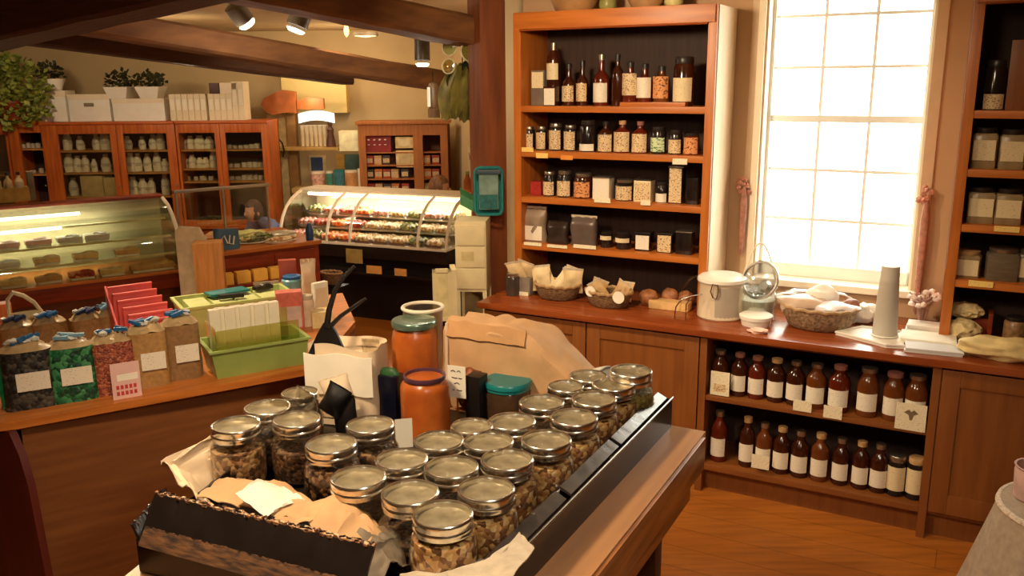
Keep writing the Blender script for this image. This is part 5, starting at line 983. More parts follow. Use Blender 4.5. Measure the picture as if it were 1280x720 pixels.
# ================================================================ BACK CABINETS
BY = 8.5
def X(px, Y=BY): return aty(px, 200, Y).x
def Z(py, Y=BY): return aty(200, py, Y).z
def gcab(name, label, pxs, z0, z1, shelves, d=.38, glassy=True):
    """pxs: photo columns of the outer edge and of each bay's opening"""
    x0, x1 = X(pxs[0]), X(pxs[-1]); r = thing(name, label, 'cabinet', ((x0+x1)/2, BY, 0), 0); cx = (x0+x1)/2
    put('base', MB().box(x0-cx, x1-cx, 0, d, .05, z0-.03), W_RED, r); put('plinth', MB().box(x0-cx+.02, x1-cx-.02, .04, d, 0, .05), BLK, r); put('ledge', MB().box(x0-cx, x1-cx, -.03, d, z0-.03, z0), W_REDX, r)
    put('back_panel', MB().box(x0-cx, x1-cx, d-.02, d, z0, z1), W_DK, r); put('cornice', MB().box(x0-cx+.001, x1-cx-.001, -.02, d, z1-.012, z1+.012, .003), W_REDX, r)
    put('side_panel', MB().box(x0-cx, x0-cx+.02, 0.02, d, z0, z1), W_REDZ, r); put('side_panel', MB().box(x1-cx-.02, x1-cx, 0.02, d, z0, z1), W_REDZ, r)
    opens = list(zip(pxs[1:-1:2], pxs[2:-1:2])); prev = pxs[0]
    for i, (a, b_) in enumerate(opens):
        l, rr = (X(prev)-cx if i == 0 else (X(opens[i-1][1])+X(a))/2-cx), (X(pxs[-1])-cx if i == len(opens)-1 else (X(b_)+X(opens[i+1][0]))/2-cx); oa, ob = X(a)-cx, X(b_)-cx
        dd = put('door', MB().box(l+.002, oa, -.005, .02, z0, z1-.012, .002).box(ob, rr-.002, -.005, .02, z0, z1-.012, .002).box(oa, ob, -.005, .02, z1-.10, z1-.012, .002).box(oa, ob, -.005, .02, z0, z0+.05, .002), W_REDZ, r)
        if glassy: put('door_glass', MB().box(oa, ob, .006, .010, z0+.05, z1-.10), GLS, dd)
        put('knob', MB().blob((rr-.02, -.015, (z0+z1)/2-.1), (.01, .012, .01), 1, 0, 1), METD, dd)
    for z in shelves: put('shelf', MB().box(x0-cx+.02, x1-cx-.02, .04, d-.02, z-.015, z), mat('shelf_tan', (186, 128, 60), .5), r)
    return r
ZT = 1.735; rows_ = [Z(188), Z(216), Z(246)]
gcab('glazed_cabinet', 'orange glazed wall cabinet on the left, with two doors of white goods', [56, 76, 141, 157, 211, 222], .74, ZT, rows_)
gcab('glazed_cabinet', 'orange glazed wall cabinet right of the first one, below white binders', [223, 226, 271, 284, 329, 338], .74, ZT, [Z(188), Z(212), Z(228)])
gcab('narrow_shelf_unit', 'narrow orange-framed open shelf unit left of the glazed cabinets', [15, 28, 56, 56.5], .74, ZT+.015, [Z(185), Z(217)], glassy=False)
gcab('corner_cabinet', 'orange cabinet with dark glass at the left photo edge', [-70, -62, 11, 14], .74, ZT, [Z(217)])
def wpack(kind):
    def f():
        r = E(); r.name = 'small_jar' if kind == 'jar' else 'white_packet'
        if kind == 'jar': put('jar', MB().lathe([(.001, 0), (.035, 0), (.037, .06), (.028, .075)], 12), LINEN, r); put('lid', MB().lathe([(.03, .075), (.03, .09), (.001, .09)], 12), BLKB, r)
        else: put('bag', MB().lathe([(.001, 0), (.042, 0), (.046, .06), (.040, .11), (.02, .145), (.024, .165), (.001, .165)], 12, wob=lambda t, z: 1+.12*sin(3*t+z*40)), mat('white_goods', (236, 222, 190), .5, var=.08), r); put('band', MB().lathe([(.047, .05), (.0475, .08), (.046, .08)], 12), LINEN, r)
        return r
    return f
lv = ['top', 'middle', 'lower']
for cab, nm, lists in [('a', "left cabinet's first bay", [[87, 103, 123, 134], [86, 97, 106, 117, 132], [88, 106, 122, 134]]), ('b', "left cabinet's second bay", [[162, 180, 194, 203], [163, 172, 184, 196, 206], [163, 175, 186, 204]]), ('c', "right cabinet's first bay", [[231, 240, 252, 263], [231, 240, 250, 257, 267], [233, 243, 252, 262]]), ('d', "right cabinet's second bay", [[288, 295, 302, 309, 316, 323], [288, 296, 305, 312, 319, 326], [288, 296, 304, 311, 318, 325]]), ('e', 'narrow open shelf unit', [[32, 38, 44, 50], [40, 50], []])]:
    zs = [Z(188), Z(216), Z(246)] if cab in 'ab' else ([Z(188), Z(212), Z(228)] if cab in 'cd' else [Z(185), Z(217), .74])
    for rI, xs in enumerate(lists):
        jar_ = cab in 'de' or (cab == 'c' and rI == 2)
        for i, px in enumerate(xs):
            sc = (.75 if jar_ else 1.0)*(1+.12*sin(px*1.7)); sz = .75 if (cab == 'c') or jar_ else 1
            o = inst(('wp', jar_), wpack('jar' if jar_ else 'bag'), (X(px, BY+.18), BY+.18, zs[rI]), px, '%s, %s on the %s shelf, %s' % ('small pale jar' if jar_ else 'white packet', ordn(i, len(xs)), lv[rI], nm), 'jar' if jar_ else 'packet', 'white goods in the wall cabinets', (sc*(1+.25*sin(px*3.1)), sc, sc*sz*(1+.18*sin(px*5.3))))
for i, (a, b_, y0, lab) in enumerate([(98, 126, 220, 'large grey-cream box on the lower shelf of the left glazed cabinet'), (127, 143, 222, 'narrow grey-cream box right of the large one in the left glazed cabinet')]):
    w = X(b_, BY+.06)-X(a, BY+.06); o = put('cream_box', MB().box(-w/2, w/2, 0, .08, 0, Z(y0)-Z(246), .004), mat('greyish_cream', (190, 166, 112), .6), None, ((X(a, BY+.06)+X(b_, BY+.06))/2, BY+.045, Z(246))); tag(o, lab, 'box')
# boxes, binders and plants on the cabinets
def topbox(a, b_, y0, y1, label, name='storage_box', slot=False, m=None, dy=.10, plant=False):
    Y = BY+dy; x0, x1 = X(a, Y), X(b_, Y); zt = Z(y0, Y); zb = ZT+.013 if y1 is None else y1; r = thing(name, label, 'box', ((x0+x1)/2, Y, zb), 0); w = x1-x0; h = zt-zb
    put('body', MB().box(-w/2, w/2, 0, .20, 0, h*.97, .004), m or WHITE, r); put('lid', MB().box(-w/2-.004, w/2+.004, -.004, .204, h*.80, h, .003), m or CREAM, r)
    if slot: put('handle_slot', MB().box(-w*.12, w*.12, -.007, -.003, h*.55, h*.68), METD, r)
    return r, zt
topbox(56, 91, 112, None, 'white storage box partly hidden by the ivy'); topbox(94, 145, 117, None, 'white storage box with dark handle slot', slot=True); _, zt1 = topbox(148, 212, 123, None, 'wide white storage box under the two planters')
WB = mat('binder_white', (226, 212, 182), .5, var=.04)
def binder():
    r = E(); r.name = 'white_binder'; put('cover', MB().box(-.028, .028, 0, .2, 0, .25, .004), WB, r); put('spine_label', MB().box(-.018, .018, -.002, 0, .10, .2), PAPER, r); return r
for i in range(6): inst('bnd', binder, (X(222+i*7.6, BY+.08), BY+.08, ZT+.013), 0, 'white binder, %s of the left group on the cabinets' % ordn(i, 6), 'binder', 'white binders on the cabinets')
for i in range(6): inst('bnd', binder, (X(270+i*7.4, BY+.08), BY+.08, ZT+.013), 0, 'white binder, %s of the right group on the cabinets' % ordn(i, 6), 'binder', 'white binders on the cabinets', (1, 1, 1.0 if i < 4 else 1.45))
Y = BY+.08
for a, b_, m, lab in ((269, 281, mat('maroon_box', (70, 30, 26), .5), 'small maroon box on top of the right binders'), (282, 303, CREAM, 'cream carton on top of the right binders')):
    w = X(b_, Y)-X(a, Y); o = put('small_box', MB().box(-w/2, w/2, 0, .15, 0, .10, .004), m, None, ((X(a, Y)+X(b_, Y))/2, Y, ZT+.264)); tag(o, lab, 'box')
def foliage(n, rx, ry, rz_, s, seed, m, stem=False):
    random.seed(seed); mb = MB()
    for i in range(n):
        while True:
            p = Vector((random.uniform(-1, 1), random.uniform(-1, 1), random.uniform(-1, 1)))
            if p.length < 1 and p.length > .35: break
        p = Vector((p.x*rx, p.y*ry, p.z*rz_)); d = Vector((random.uniform(-1, 1), random.uniform(-1, .4), random.uniform(-.6, .8))).normalized(); q = d.orthogonal().normalized(); k = s*random.uniform(.6, 1.2)
        v = [p, p+d*k*.5+q*k*.32, p+d*k, p+d*k*.5-q*k*.32]; v[1] += Vector((0, 0, .1*k)); mb.bm.faces.new([mb.bm.verts.new(a) for a in v])
    return mb
P = Vector((X(16, 8.35), 8.42, ZT+.40)); t = thing('ivy_plant', 'bushy yellow-green ivy spilling on top of the cabinets at upper left', 'plant', (P.x, P.y+.06, ZT+.04), 0)
put('foliage', foliage(1100, .42, .17, .36, .075, 3, LEAF), LEAF, t, (-.02, -.02, .26)); put('pot', MB().lathe([(.001, 0), (.10, 0), (.13, .16), (.14, .16), (.14, .18), (.001, .17)], 20), W_RED, t); put('drooping_leaves', foliage(260, .22, .1, .2, .07, 8, LEAF), LEAF, t, (-.22, 0, .52))
for i, (x, yb, lab, z) in enumerate([(76, 110, 'white planter with dark leafy plant on the box beside the ivy', Z(112, BY+.1)), (160, 122, 'white planter with dark leaves, left of two on the wide box', zt1), (198, 124, 'white planter with dark leaves, right of two on the wide box', zt1)]):
    t = thing('potted_plant', lab, 'plant', (X(x, BY+.18), BY+.18, z+.001), 0); put('planter', MB().lathe([(.001, 0), (.09, 0), (.13, .11), (.12, .11), (.001, .09)], 4 if i else 20, sq=6 if i else None), WHITE, t); put('foliage', foliage(110, .15, .08, .08, .06, 20+i, LEAFD), LEAFD, t, (0, 0, .17))
# ================================================================ FAR END WALL
FY = 9.2
def far(name, a, b_, y0, y1, m, label, cat, d=.05, Y=FY, zb=None, parts=None, bev=.003):
    x0, x1 = X(a, Y), X(b_, Y); z1 = Z(y0, Y); z0 = Z(y1, Y) if zb is None else zb; w = x1-x0
    o = thing(name, label, cat, ((x0+x1)/2, Y, z0), 0); put('body', MB().box(-w/2, w/2, 0, d, 0, z1-z0, bev), m, o)
    if parts:
        for nm, fa, fb, ga, gb_, pm_, dd in parts: put(nm, MB().box(-w/2+w*fa, -w/2+w*fb, -dd, .002, (z1-z0)*ga, (z1-z0)*gb_), pm_, o)
    return o
o = put('bright_bulkhead', MB().box(X(358, 9.3), X(437, 9.3), 0, .18, Z(143, 9.3), Z(88, 9.3)), mat('bulkhead_cream', (246, 222, 150), .8, var=.03), None, (0, 9.3, 0)); tag(o, 'bright cream bulkhead below the end of the low dark beam', 'panel')
lamp('niche_lamp', 'POINT', (X(395, 9.0), 8.85, 1.95), 4, WARM, .08)
far('wooden_column', 361, 372, 128, 330, mat('olive_wood', (150, 108, 54), .6), 'olive-brown slim column beside the far shelf', 'column', .1, 9.1, 0)
far('wall_board', 337, 360, 145, 330, mat('cream_far_panel', (222, 190, 130), .6), 'cream panel left of the slim column', 'panel', .05, 9.2, 0)
o = put('scalloped_sign', MB().prism([(X(331, 9), Z(132, 9)), (X(336, 9), Z(124, 9)), (X(350, 9), Z(117, 9)), (X(359, 9), Z(114, 9)), (X(375, 9), Z(116, 9)), (X(375, 9), Z(143, 9)), (X(360, 9), Z(142, 9)), (X(346, 9), Z(145, 9)), (X(336, 9), Z(140, 9))], 0, .06, 'y'), mat('sign_brown', (170, 92, 36), .5), None, (0, 8.98, 0)); tag(o, 'brown shaped wooden sign left of the far lamp', 'sign')
o = put('scalloped_sign', MB().prism([(X(376, 9), Z(128, 9)), (X(388, 9), Z(123, 9)), (X(409, 9), Z(125, 9)), (X(409, 9), Z(138, 9)), (X(376, 9), Z(138, 9))], 0, .06, 'y'), mat('sign_brown', (170, 92, 36), .5), None, (0, 8.98, 0)); tag(o, 'smaller brown wooden sign above the far lamp', 'sign')
o = put('shelf_lamp', MB().grid(lambda u, v: Vector((X(378, 9)+(X(422, 9)-X(378, 9))*u, -.02, Z(153, 9)+(Z(141, 9)-Z(153, 9))*v+.03*sin(pi*u)-.02)), 12, 2, .02), glow('lamp_white', (255, 246, 226), 2.2), None, (0, 8.98, 0)); tag(o, 'white glowing arched lamp over the far shelf', 'lamp')
far('wall_shelf', 320, 424, 186, 190, mat('shelf_olive', (182, 146, 80), .5), 'tan wall shelf under the glowing arched lamp', 'shelf', .3, 8.95)
zs_ = Z(186, 8.95)+.004
def tumbler():
    r = E(); r.name = 'tall_glass'; put('glass', MB().lathe([(.001, 0), (.020, 0), (.024, .21), (.022, .21), (.001, .02)], 12), mat('frosted_glass', (214, 196, 160), .25, var=.08), r); put('rim', MB().tube([(.024*cos(k*pi/6), .024*sin(k*pi/6), .21) for k in range(12)], .003, 5, closed=True), CREAM, r); return r
for i in range(6): inst('tum', tumbler, (X(380+i*5.6, 9.05), 9.05, zs_), 0, 'tall frosted glass, %s under the glowing arched lamp' % ordn(i, 6), 'glass', 'frosted glasses on the far shelf')
for i in range(3): inst('tum', tumbler, (X(329+i*6, 9.05), 9.05, zs_), 0, 'short pinkish glass, %s at the left end of the far shelf' % ordn(i, 3), 'glass', 'short glasses on the far shelf', (1, 1, .45))
t = thing('figurine', 'dark standing figurine at the right end of the far shelf', 'figurine', (X(415, 9), 9.0, zs_), 0); put('figure', MB().lathe([(.001, 0), (.05, 0), (.045, .06), (.03, .13), (.036, .17), (.018, .20), (.026, .23), (.02, .26), (.001, .27)], 16), mat('dark_bronze', (84, 48, 34), .5), t)
t = thing('wire_hook', 'dark curved hook hanging on the cream panel', 'hook', (X(348, 8.93), 8.93, Z(190, 8.93)), 0); put('hook', MB().tube([(-.08, 0, .12), (-.04, 0, .15), (.0, 0, .14), (.05, 0, .08), (.065, 0, .0), (.05, 0, -.06)], .009, 6), BLKB, t)
far('square_lantern', 425, 449, 166, 191, mat('white_shade_mat', (250, 238, 196), .7), 'plain white square shade right of the far shelf', 'shade', .18, 8.95)
led = far('far_ledge', 362, 456, 237, 243, mat('ledge_tan', (206, 174, 104), .5), 'tan ledge behind the bright deli case carrying small goods', 'shelf', .3, 8.9); zl = Z(237, 8.9)+.004
far('framed_picture', 386, 407, 196, 220, mat('frame_cream', (226, 210, 160), .5), 'cream-framed deep blue picture above the far ledge', 'picture', .02, 9.475, None, [('blue_picture', .12, .82, .12, .9, mat('deep_blue_picture', (60, 84, 130), .5, var=.2, scale=10), .004)])
far('yellow_board', 420, 430, 195, 213, mat('yellow_board', (232, 186, 92), .6), 'narrow yellow board left of the teal one', 'board', .02, 9.475); far('teal_board', 431, 450, 195, 214, mat('teal_board', (96, 132, 124), .6), 'dull teal board left of the far cupboard', 'board', .02, 9.475)
def farjar(px, y0, w_, m, label, cat, name, lidm=None):
    Y = 9.0; k = Y/F; t = thing(name, label, cat, (X(px, Y), Y, zl), 0); h = Z(y0, Y)-zl; R = w_*k/2
    put('body', MB().lathe([(.001, 0), (R*.85, 0), (R, h*.7), (R*.95, h*.9)], 16), m, t); put('lid', MB().lathe([(R*.96, h*.88), (R*.96, h), (.001, h)], 16), lidm or CREAM, t); return t
farjar(396, 216, 18, mat('rosy_white', (214, 170, 150), .5, var=.4, scale=40), 'rosy speckled tub on the far ledge', 'tub', 'tub'); farjar(411, 216, 9, mat('sea_green', (70, 140, 120), .4), 'narrow sea green tub on the far ledge', 'tub', 'tub'); farjar(423, 214, 14, mat('teal_tub', (60, 124, 140), .4), 'teal tub on the far ledge', 'tub', 'tub', TEAL)
farjar(438, 215, 16, mat('orange_beige', (206, 150, 96), .5), 'orange-beige box-like tub on the far ledge', 'tub', 'tub'); farjar(450, 213, 8, CREAM, 'white slim bottle on the far ledge beside the cupboard', 'bottle', 'bottle')
# far cupboard
cy = 8.85; cx0, cx1 = X(449, cy), X(560, cy); cxc = (cx0+cx1)/2; cz1 = Z(158, cy)
cp = thing('far_cupboard', 'brown far cupboard with open shelves behind the bright deli case', 'cabinet', (cxc, cy, 0), 0)
W_FAR = mat('cupboard_wood', (168, 100, 42), .5, scale=3, stretch=GZ)
mb = MB(); 
for a, b_ in ((449, 458), (517, 529), (551, 560)): mb.box(X(a, cy)-cxc, X(b_, cy)-cxc, 0, .03, .5, cz1-.11)
mb.box(cx0-cxc, cx1-cxc, 0, .03, cz1-.11, cz1); mb.box(cx0-cxc, cx1-cxc, 0, .03, 0, .5); put('frame', mb, W_FAR, cp)
put('carcass', MB().box(cx0-cxc, cx0-cxc+.02, 0.03, .35, 0, cz1).box(cx1-cxc-.02, cx1-cxc, 0.03, .35, 0, cz1).box(cx0-cxc, cx1-cxc, .33, .35, 0, cz1), mat('cupboard_inner', (110, 52, 34), .6), cp); put('cornice', MB().box(cx0-cxc-.02, cx1-cxc+.02, -.03, .35, cz1, cz1+.03, .004), W_FAR, cp)
fz = [Z(y, cy+.1) for y in (192, 208, 225, 243)]
for z in fz: put('shelf', MB().box(cx0-cxc+.02, cx1-cxc-.02, .035, .33, z-.014, z), W_FAR, cp)
t = thing('red_banner', 'dark red panel with rows of tiny white marks in the far cupboard', 'sign', (X(474, cy+.1), cy+.06, fz[0]+.002), 0); put('panel', MB().box(-.13, .13, 0, .01, 0, .18), mat('banner_red', (146, 30, 36), .5), t); mb = MB()
for rr in range(2):
    for j in range(4): mb.blob((-.09+j*.055, -.002, .12-.05*rr), (.014, .003, .008 if rr == 0 else .005), j, .4, 1)
put('marks', mb, PAPER, t)
for i, (y0, y1, lab) in enumerate([(174, 188, 'cream drawer box with dark mark, upper of two in the far cupboard'), (191, 212, 'cream framed box, lower of two in the far cupboard')]):
    a = far('storage_box', 495, 517, y0, y1, mat('drawer_cream', (226, 196, 140), .5), lab, 'box', .12, cy+.0-.03+.07, None, [('front_panel', .15, .85, .2, .8, mat('drawer_front', (200, 176, 130), .5) if i else mat('drawer_front2', (232, 214, 170), .5), .004)])
random.seed(11)
cols = [('red', mat('pack_red', (170, 56, 34), .5, var=.2, scale=20)), ('orange', mat('pack_orange', (206, 116, 50), .5, var=.2, scale=20)), ('dark', mat('pack_dark', (60, 40, 34), .5, var=.2)), ('tan', mat('pack_tan', (206, 160, 110), .5, var=.2, scale=20))]
for si, (z, nm) in enumerate(zip(fz[1:], ['second', 'third', 'fourth'])):
    xs = [463, 473, 483]+([494, 506] if si > 0 else [])+[534, 545]
    for i, px in enumerate(xs):
        cn_, m = cols[(i*3+si*2) % 4]; h = .085+.02*((i+si) % 2); inst(('pk', cn_), carton(.075, .09, .08, m, LABP, (.2, .7)), (X(px, cy+.12), cy+.12, z), .1*((i % 3)-1), '%s packet, %s on the %s shelf of the far cupboard' % (cn_, ordn(i, len(xs)), nm), 'packet', 'packets in the far cupboard')
# ================================================================ ORNAMENTS ON THE POST AND BEAMS
OY = 5.6
hb_ = thing('hanging_glass_bundle', 'bundle of round glass lids and olive leaves hanging beside the post', 'ornament', aty(578, 100, OY), 0)
def lo(px, py): q = aty(px, py, OY)-aty(578, 100, OY); return Vector((q.x, 0, q.z))
for px, py, rr, m, dy in ((586, 66, .062, clear('pale_green_glass', (206, 214, 176), .6, .15), -.03), (566, 60, .052, OLIVE, .02), (565, 84, .045, clear('pale_yellow_glass', (236, 230, 184), .6, .15), -.02)):
    c_ = lo(px, py); ax = Matrix.Rotation(radians(80), 4, 'X') @ Matrix.Rotation(.4 if px > 570 else -.5, 4, 'Y')
    put('round_lid', MB().lathe([(.001, 0), (rr*.6, .012), (rr, .03), (rr*1.02, .036), (rr*.96, .036), (.001, .008)], 24, ax=ax, c=(c_.x, dy, c_.z)), m, hb_)
    put('lid_rim', MB().tube([(ax @ Vector((rr*cos(k*pi/12), rr*sin(k*pi/12), .036)))+Vector((c_.x, dy, c_.z)) for k in range(24)], .005, 6, closed=True), mat('rim_pale', (206, 200, 160), .3), hb_)
def leafdrop(px0, py0, px1, py1, w, seed):
    a, b_ = lo(px0, py0), lo(px1, py1)
    return lambda u, v: a+(b_-a)*v+Vector(((u-.5)*w*(.35+sin(pi*min(.95, v))), .03*sin(u*7+seed)+.02*v, .01*sin(u*9)))
mb = MB()
for a in ((572, 80, 558, 150, .13, 1), (585, 85, 580, 152, .12, 2), (592, 82, 592, 138, .09, 3), (575, 90, 568, 148, .10, 4)): mb.grid(leafdrop(*a), 8, 12, .004)
put('olive_leaves', mb, mat('olive_leaves', (140, 130, 60), .5, c2=(92, 88, 40), scale=12), hb_)
put('dark_leaves', MB().grid(leafdrop(586, 78, 574, 118, .16, 6), 8, 10, .004).grid(leafdrop(594, 76, 590, 112, .10, 7), 8, 10, .004), LEAFD, hb_); put('cord', MB().tube([lo(578, 96), lo(578, 40)], .004, 5), BLK, hb_)
LY = 6.6; A_ = aty(542, 128, LY); ln = thing('hanging_lantern', 'small white-sided lantern hanging under the middle beam', 'lantern', A_, 0)
put('body', MB().lathe([(.001, -.11), (.045, -.11), (.045, -.05), (.036, -.04), (.045, .10), (.03, .14), (.001, .15)], 16), mat('lantern_dark', (110, 84, 56), .4), ln); put('white_side', MB().grid(lambda u, v: Vector((-.041*cos(u*1.2-.1), -.048*sin(u*1.2+.5), -.03+.14*v)), 6, 2, .003), WHITE, ln); put('hook', MB().tube([(0, 0, .14), (0, 0, .22)], .004, 5), BLK, ln)
# teal basket on the post
P = aty(611, 238, 5.25); tq = thing('teal_basket', 'teal basket hanging on the post holding a clear bottle box', 'basket', P, 0); k = 5.25/F
def rbox(w, h, rr): return [(w/2*sx+(-rr if sx > 0 else rr)+rr*cos(t), h/2*sy+(-rr if sy > 0 else rr)+rr*sin(t)) for sx, sy, t0 in ((1, 1, 0), (-1, 1, pi/2), (-1, -1, pi), (1, -1, 3*pi/2)) for t in [t0+i*pi/8 for i in range(5)]]
w, h = 34*k, 58*k
put('basket', MB().prism(rbox(w, h, .03), .03, .045, 'y').tube([(x, -.05, z) for x, z in rbox(w, h, .03)], .008, 6, closed=True).tube([(x, 0, z) for x, z in rbox(w, h, .03)], .006, 6, closed=True), mat('teal_plastic', (30, 116, 116), .35, var=.15), tq)
put('clear_box', MB().box(-w*.36, w*.36, -.045, .03, -h*.4, h*.42, .008), mat('grey_green_clear', (120, 146, 136), .15, var=.25, scale=16), tq); put('teal_contents', MB().box(-w*.33, w*.33, -.049, -.045, -h*.38, -.02), mat('teal_dark', (20, 92, 90), .5, scale=40, var=.4), tq)
put('top_band', MB().box(-w*.45, w*.45, -.055, -.045, h*.36, h*.46, .004), mat('navy_band', (52, 70, 84), .4), tq); put('side_tail', MB().grid(lambda u, v: Vector((-w*.5-.09*u, -.02+.02*sin(v*4), -.03-.10*v+.05*u)), 5, 5, .004), mat('green_ribbon', (60, 120, 76), .6, var=.2), tq)
# poster and white pennant on the passage wall
wd = Vector((XE-P1.x, YB-P1.y, 0)); wlen = wd.length; wd.normalize(); aW = atan2(wd.y, wd.x)
def onW(px, py, off=.02):
    n = Vector((-wd.y, wd.x, 0)); r = ray(px, py); t = (Vector((P1.x, P1.y, 0))+n*off-EYE).dot(n)/r.dot(n); return EYE+r*t
A_ = onW(590, 215); t = thing('small_poster', 'small poster with red flowers on the passage wall', 'poster', A_, aW); put('sheet', MB().box(-.28, .28, -.004, .004, -.12, .22), mat('poster_paper', (206, 196, 160), .6), t); mb = MB()
for i in range(7): random.seed(i); mb.blob((random.uniform(-.18, .18), .0, random.uniform(0, .15)), (.06, .008, .03), i, .4, 1)
put('flowers', mb, mat('poster_red', (176, 90, 66), .6), t)
A_ = onW(597, 240, .05); t = thing('white_pennant', 'tall pointed white pennant beside the post', 'banner', A_, aW); put('cloth', MB().prism([(-.10, 0), (.10, 0), (.09, .35), (.0, .62), (-.09, .35)], -.004, .004, 'y'), CREAM, t); put('hem', MB().box(-.10, .10, -.006, .006, 0, .015), LINEN, t)
# ================================================================ RACKS IN FRONT OF THE POST
TY = 5.02; tx0, tx1 = X(566, TY), X(606, TY); cxx = (tx0+tx1)/2; zt_ = aty(586, 277, TY).z; w = tx1-tx0
DW = mat('drawer_beige', (208, 192, 150), .55, var=.06)
tw = thing('drawer_tower', 'pale beige drawer tower on legs in front of the post', 'drawers', (cxx, TY, 0), -.1)
put('cabinet', MB().box(-w/2, w/2, 0, .22, zt_-.42, zt_, .004), DW, tw)
for i in range(3): d_ = put('drawer', MB().box(-w/2+.008, w/2-.008, -.008, .002, zt_-.13*(i+1)-.01, zt_-.13*i-.02, .003), DW, tw); put('recess', MB().box(-w*.3, w*.1, -.010, -.008, zt_-.13*i-.10, zt_-.13*i-.045), mat('recess_tan', (186, 168, 120), .6), d_) if i == 1 else None
for x in (-w/2+.012, w/2-.012):
    for y in (.01, .21): put('leg', MB().box(x-.012, x+.012, y-.01, y+.01, 0, zt_-.42), DW, tw)
put('lower_back', MB().box(-w/2+.02, w/2-.02, .19, .2, .1, zt_-.42), mat('inner_olive', (130, 112, 76), .6), tw); put('lower_shelf', MB().box(-w/2, w/2, 0, .2, .28, .30), DW, tw)
EY2 = 4.75; ex = X(548, EY2); ez = aty(548, 336, EY2).z; wv = 24*EY2/F; er = thing('easel_frame', 'small beige framed easel left of the drawer tower', 'easel', (ex, EY2, 0), .12)
put('frame', MB().box(-wv/2, -wv/2+.018, -.01, .01, 0, ez).box(wv/2-.018, wv/2, -.01, .01, 0, ez).box(-wv/2, wv/2, -.01, .01, ez-.02, ez).box(-wv/2, wv/2, -.01, .01, ez-.30, ez-.28), DW, er); put('panel', MB().box(-wv/2+.018, wv/2-.018, -.003, .003, ez-.28, ez-.02), mat('panel_cream', (206, 190, 140), .6), er); put('side_board', MB().box(wv/2, wv/2+.03, 0, .16, 0, ez-.01), DW, er)
# ================================================================ CEILING SPOTS
def fixture(px, py, Y, r_, h, tilt, lab, en, face=8, col=(255, 240, 214), m=None, kind='track_spot'):
    P = aty(px, py, Y); t = thing(kind, lab, 'lamp', P, 0); t.rotation_euler = tilt
    put('housing', MB().lathe([(r_*.5, h), (r_, h*.9), (r_, 0), (r_*.9, 0), (r_*.9, h*.3), (.001, h*.35)], 24), m or mat('spot_grey', (84, 74, 60), .4), t)
    put('bulb_face', MB().lathe([(r_*.88, -.02), (r_*.7, -.035), (.001, -.04)], 24), glow('spot_face', col, face), t)
    if Y < 6.5: put('stem', MB().tube([(0, 0, h*.9), (0, 0, h+.12)], .01, 6), BLK, t)
    l = lamp('track_spot_light', 'POINT', P+Vector((0, -.02, -.10)), en*.5, WARMW, .05); return t
fixture(306, 26, 5.4, .06, .12, (.5, -.5, 0), 'round gimbal spot, leftmost of the ceiling lamps', 10)
fixture(371, 33, 5.6, .065, .13, (-.15, .35, 0), 'wide glowing can spot between the two upper beams', 12)
fixture(528, 76, 6.1, .052, .22, (-.1, 0, 0), 'dark cylindrical can spot right of centre near the beams', 12)
t = thing('ceiling_downlight', 'flat warm downlight far back on the ceiling', 'lamp', aty(457, 45, 7.7), 0); put('ring', MB().lathe([(.10, .0), (.11, .01), (.10, .03), (.07, .03)], 24), CREAM, t); put('bulb_face', MB().lathe([(.09, .0), (.001, -.012)], 24), glow('spot_face_warm', (255, 214, 140), 4), t)
t = thing('candle_bulb', 'tiny orange glowing bulb between the beams', 'lamp', aty(433, 38, 7.2), 0); put('bulb', MB().lathe([(.001, -.05), (.016, -.03), (.02, 0), (.012, .04), (.001, .06)], 12), glow('orange_bulb', (255, 190, 90), 8), t); put('cap', MB().lathe([(.014, .04), (.014, .08), (.001, .085)], 12), METD, t)
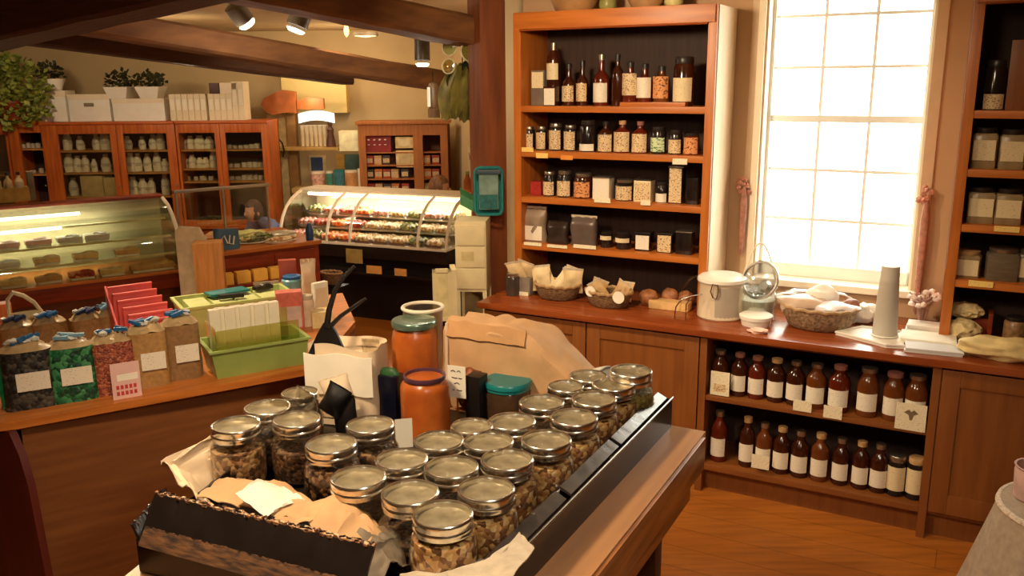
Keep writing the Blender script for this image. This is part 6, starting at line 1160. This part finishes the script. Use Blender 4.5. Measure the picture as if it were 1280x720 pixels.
# ================================================================ PEOPLE behind the cases
def person(loc, rz, hair, shirt, label, lean=.35, skin=(206, 150, 116), hz=1.08):
    r = thing('person', label, 'person', loc, rz); s = .16/.16
    # joints, local: facing -Y, bending forward over the case
    J = {'pel': (0, .22, .70), 'sp': (0, .12, .86), 'ch': (0, .02, .97), 'nk': (0, -.05, 1.0), 'hd': (0, -.09, hz-.06), 'lsh': (-.17, .0, .97), 'rsh': (.17, .0, .97), 'lel': (-.24, -.10, .78), 'rel': (.24, -.10, .78), 'lwr': (-.14, -.24, .70), 'rwr': (.14, -.24, .70), 'lh': (-.10, .22, .67), 'rh': (.10, .22, .67), 'lk': (-.11, .02, .38), 'rk': (.11, .02, .38), 'la': (-.11, .16, .07), 'ra': (.11, .16, .07), 'lt': (-.12, .02, .03), 'rt': (.12, .02, .03)}
    rad = {'pel': .13, 'sp': .125, 'ch': .13, 'nk': .055, 'hd': .06, 'lsh': .065, 'rsh': .065, 'lel': .045, 'rel': .045, 'lwr': .028, 'rwr': .028, 'lh': .09, 'rh': .09, 'lk': .06, 'rk': .06, 'la': .04, 'ra': .04, 'lt': .035, 'rt': .035}
    ed = [('pel', 'sp'), ('sp', 'ch'), ('ch', 'nk'), ('nk', 'hd'), ('ch', 'lsh'), ('lsh', 'lel'), ('lel', 'lwr'), ('ch', 'rsh'), ('rsh', 'rel'), ('rel', 'rwr'), ('pel', 'lh'), ('lh', 'lk'), ('lk', 'la'), ('la', 'lt'), ('pel', 'rh'), ('rh', 'rk'), ('rk', 'ra'), ('ra', 'rt')]
    for sd in ('l', 'r'):
        q = Vector(J[sd+'wr']); sg_ = -1 if sd == 'l' else 1
        J[sd+'p'] = tuple(q+Vector((-sg_*.01, -.06, -.01))); rad[sd+'p'] = .026; ed.append((sd+'wr', sd+'p'))
        for i in range(5):
            off = Vector((sg_*(-.032+.016*i), -.05-.01*(i % 3), -.02)) if i < 4 else Vector((-sg_*.05, -.01, 0)); b0 = Vector(J[sd+'p'])
            J[sd+'f%d' % i] = tuple(b0+off*.8); J[sd+'g%d' % i] = tuple(b0+off*1.3+Vector((0, 0, -.015))); rad[sd+'f%d' % i] = .009; rad[sd+'g%d' % i] = .007; ed += [(sd+'p', sd+'f%d' % i), (sd+'f%d' % i, sd+'g%d' % i)]
    ks = list(J); me = bpy.data.meshes.new('body'); me.from_pydata([J[k_] for k_ in ks], [(ks.index(a), ks.index(b_)) for a, b_ in ed], [])
    o = bpy.data.objects.new('body', me); COL.objects.link(o); md = o.modifiers.new('skin', 'SKIN'); sv = me.skin_vertices[0].data
    for i, k_ in enumerate(ks): sv[i].radius = (rad[k_], rad[k_])
    sv[0].use_root = True; o.modifiers.new('sub', 'SUBSURF').levels = 1; o.modifiers['sub'].render_levels = 2; o.parent = r
    me.materials.append(mat('shirt_%d_%d_%d' % shirt, shirt, .8)); hc = Vector((0, -.12, hz))
    def hd(v):
        return v
    mb = MB(); mb.blob(hc, (.075, .092, .112), 1, .03, 3); mb.blob(hc+Vector((0, -.095, -.015)), (.013, .02, .022), 1, 0, 2)
    for x in (-.076, .076): mb.blob(hc+Vector((x, .01, -.01)), (.012, .02, .03), 2, .1, 2)
    put('head', mb, mat('skin_tone', skin, .55, var=.04), r, label='face and ears')
    put('eyes', MB().blob(hc+Vector((-.03, -.084, .008)), (.011, .006, .006), 1, 0, 1).blob(hc+Vector((.03, -.084, .008)), (.011, .006, .006), 1, 0, 1), BLK, r); put('mouth', MB().blob(hc+Vector((0, -.088, -.05)), (.022, .006, .006), 1, 0, 1), mat('lip', (160, 84, 70), .5), r)
    hm = MB(); rr = bmesh.ops.create_icosphere(hm.bm, subdivisions=4, radius=1)
    for v in rr['verts']:
        c_ = v.co.copy(); n = 1+.06*noise.noise(Vector((c_.x*6, c_.y*6, c_.z*2))); v.co = hc+Vector((c_.x*.086*n, c_.y*.105*n+.010, c_.z*.125*n+.012))
    dels = [v for v in hm.bm.verts if v.co.y < hc.y-.045 and v.co.z < hc.z+.055 or v.co.z < hc.z-.09]
    bmesh.ops.delete(hm.bm, geom=dels, context='VERTS'); put('hair', hm, hair, r); return r
HR = mat('hair_brown', (150, 104, 62), .5, c2=(96, 62, 38), scale=40, stretch=(1, 1, .3)); HR2 = mat('hair_dark', (116, 80, 54), .5, c2=(74, 48, 34), scale=40)
A_ = aty(535, 236, 8.5); person((A_.x, A_.y, 0), 1.45, HR, (104, 82, 60), 'person with brown hair and brown top bending behind the bright deli case', hz=1.08)
A_ = aty(322, 244, 8.0); HR3 = mat('hair_black', (60, 34, 30), .5); pr3 = person((A_.x, A_.y+.12, 0), -.7, HR3, (104, 112, 150), 'person in a blue shirt leaning over food behind the small counter', hz=1.10); pr3.scale = (.85, .85, .85)
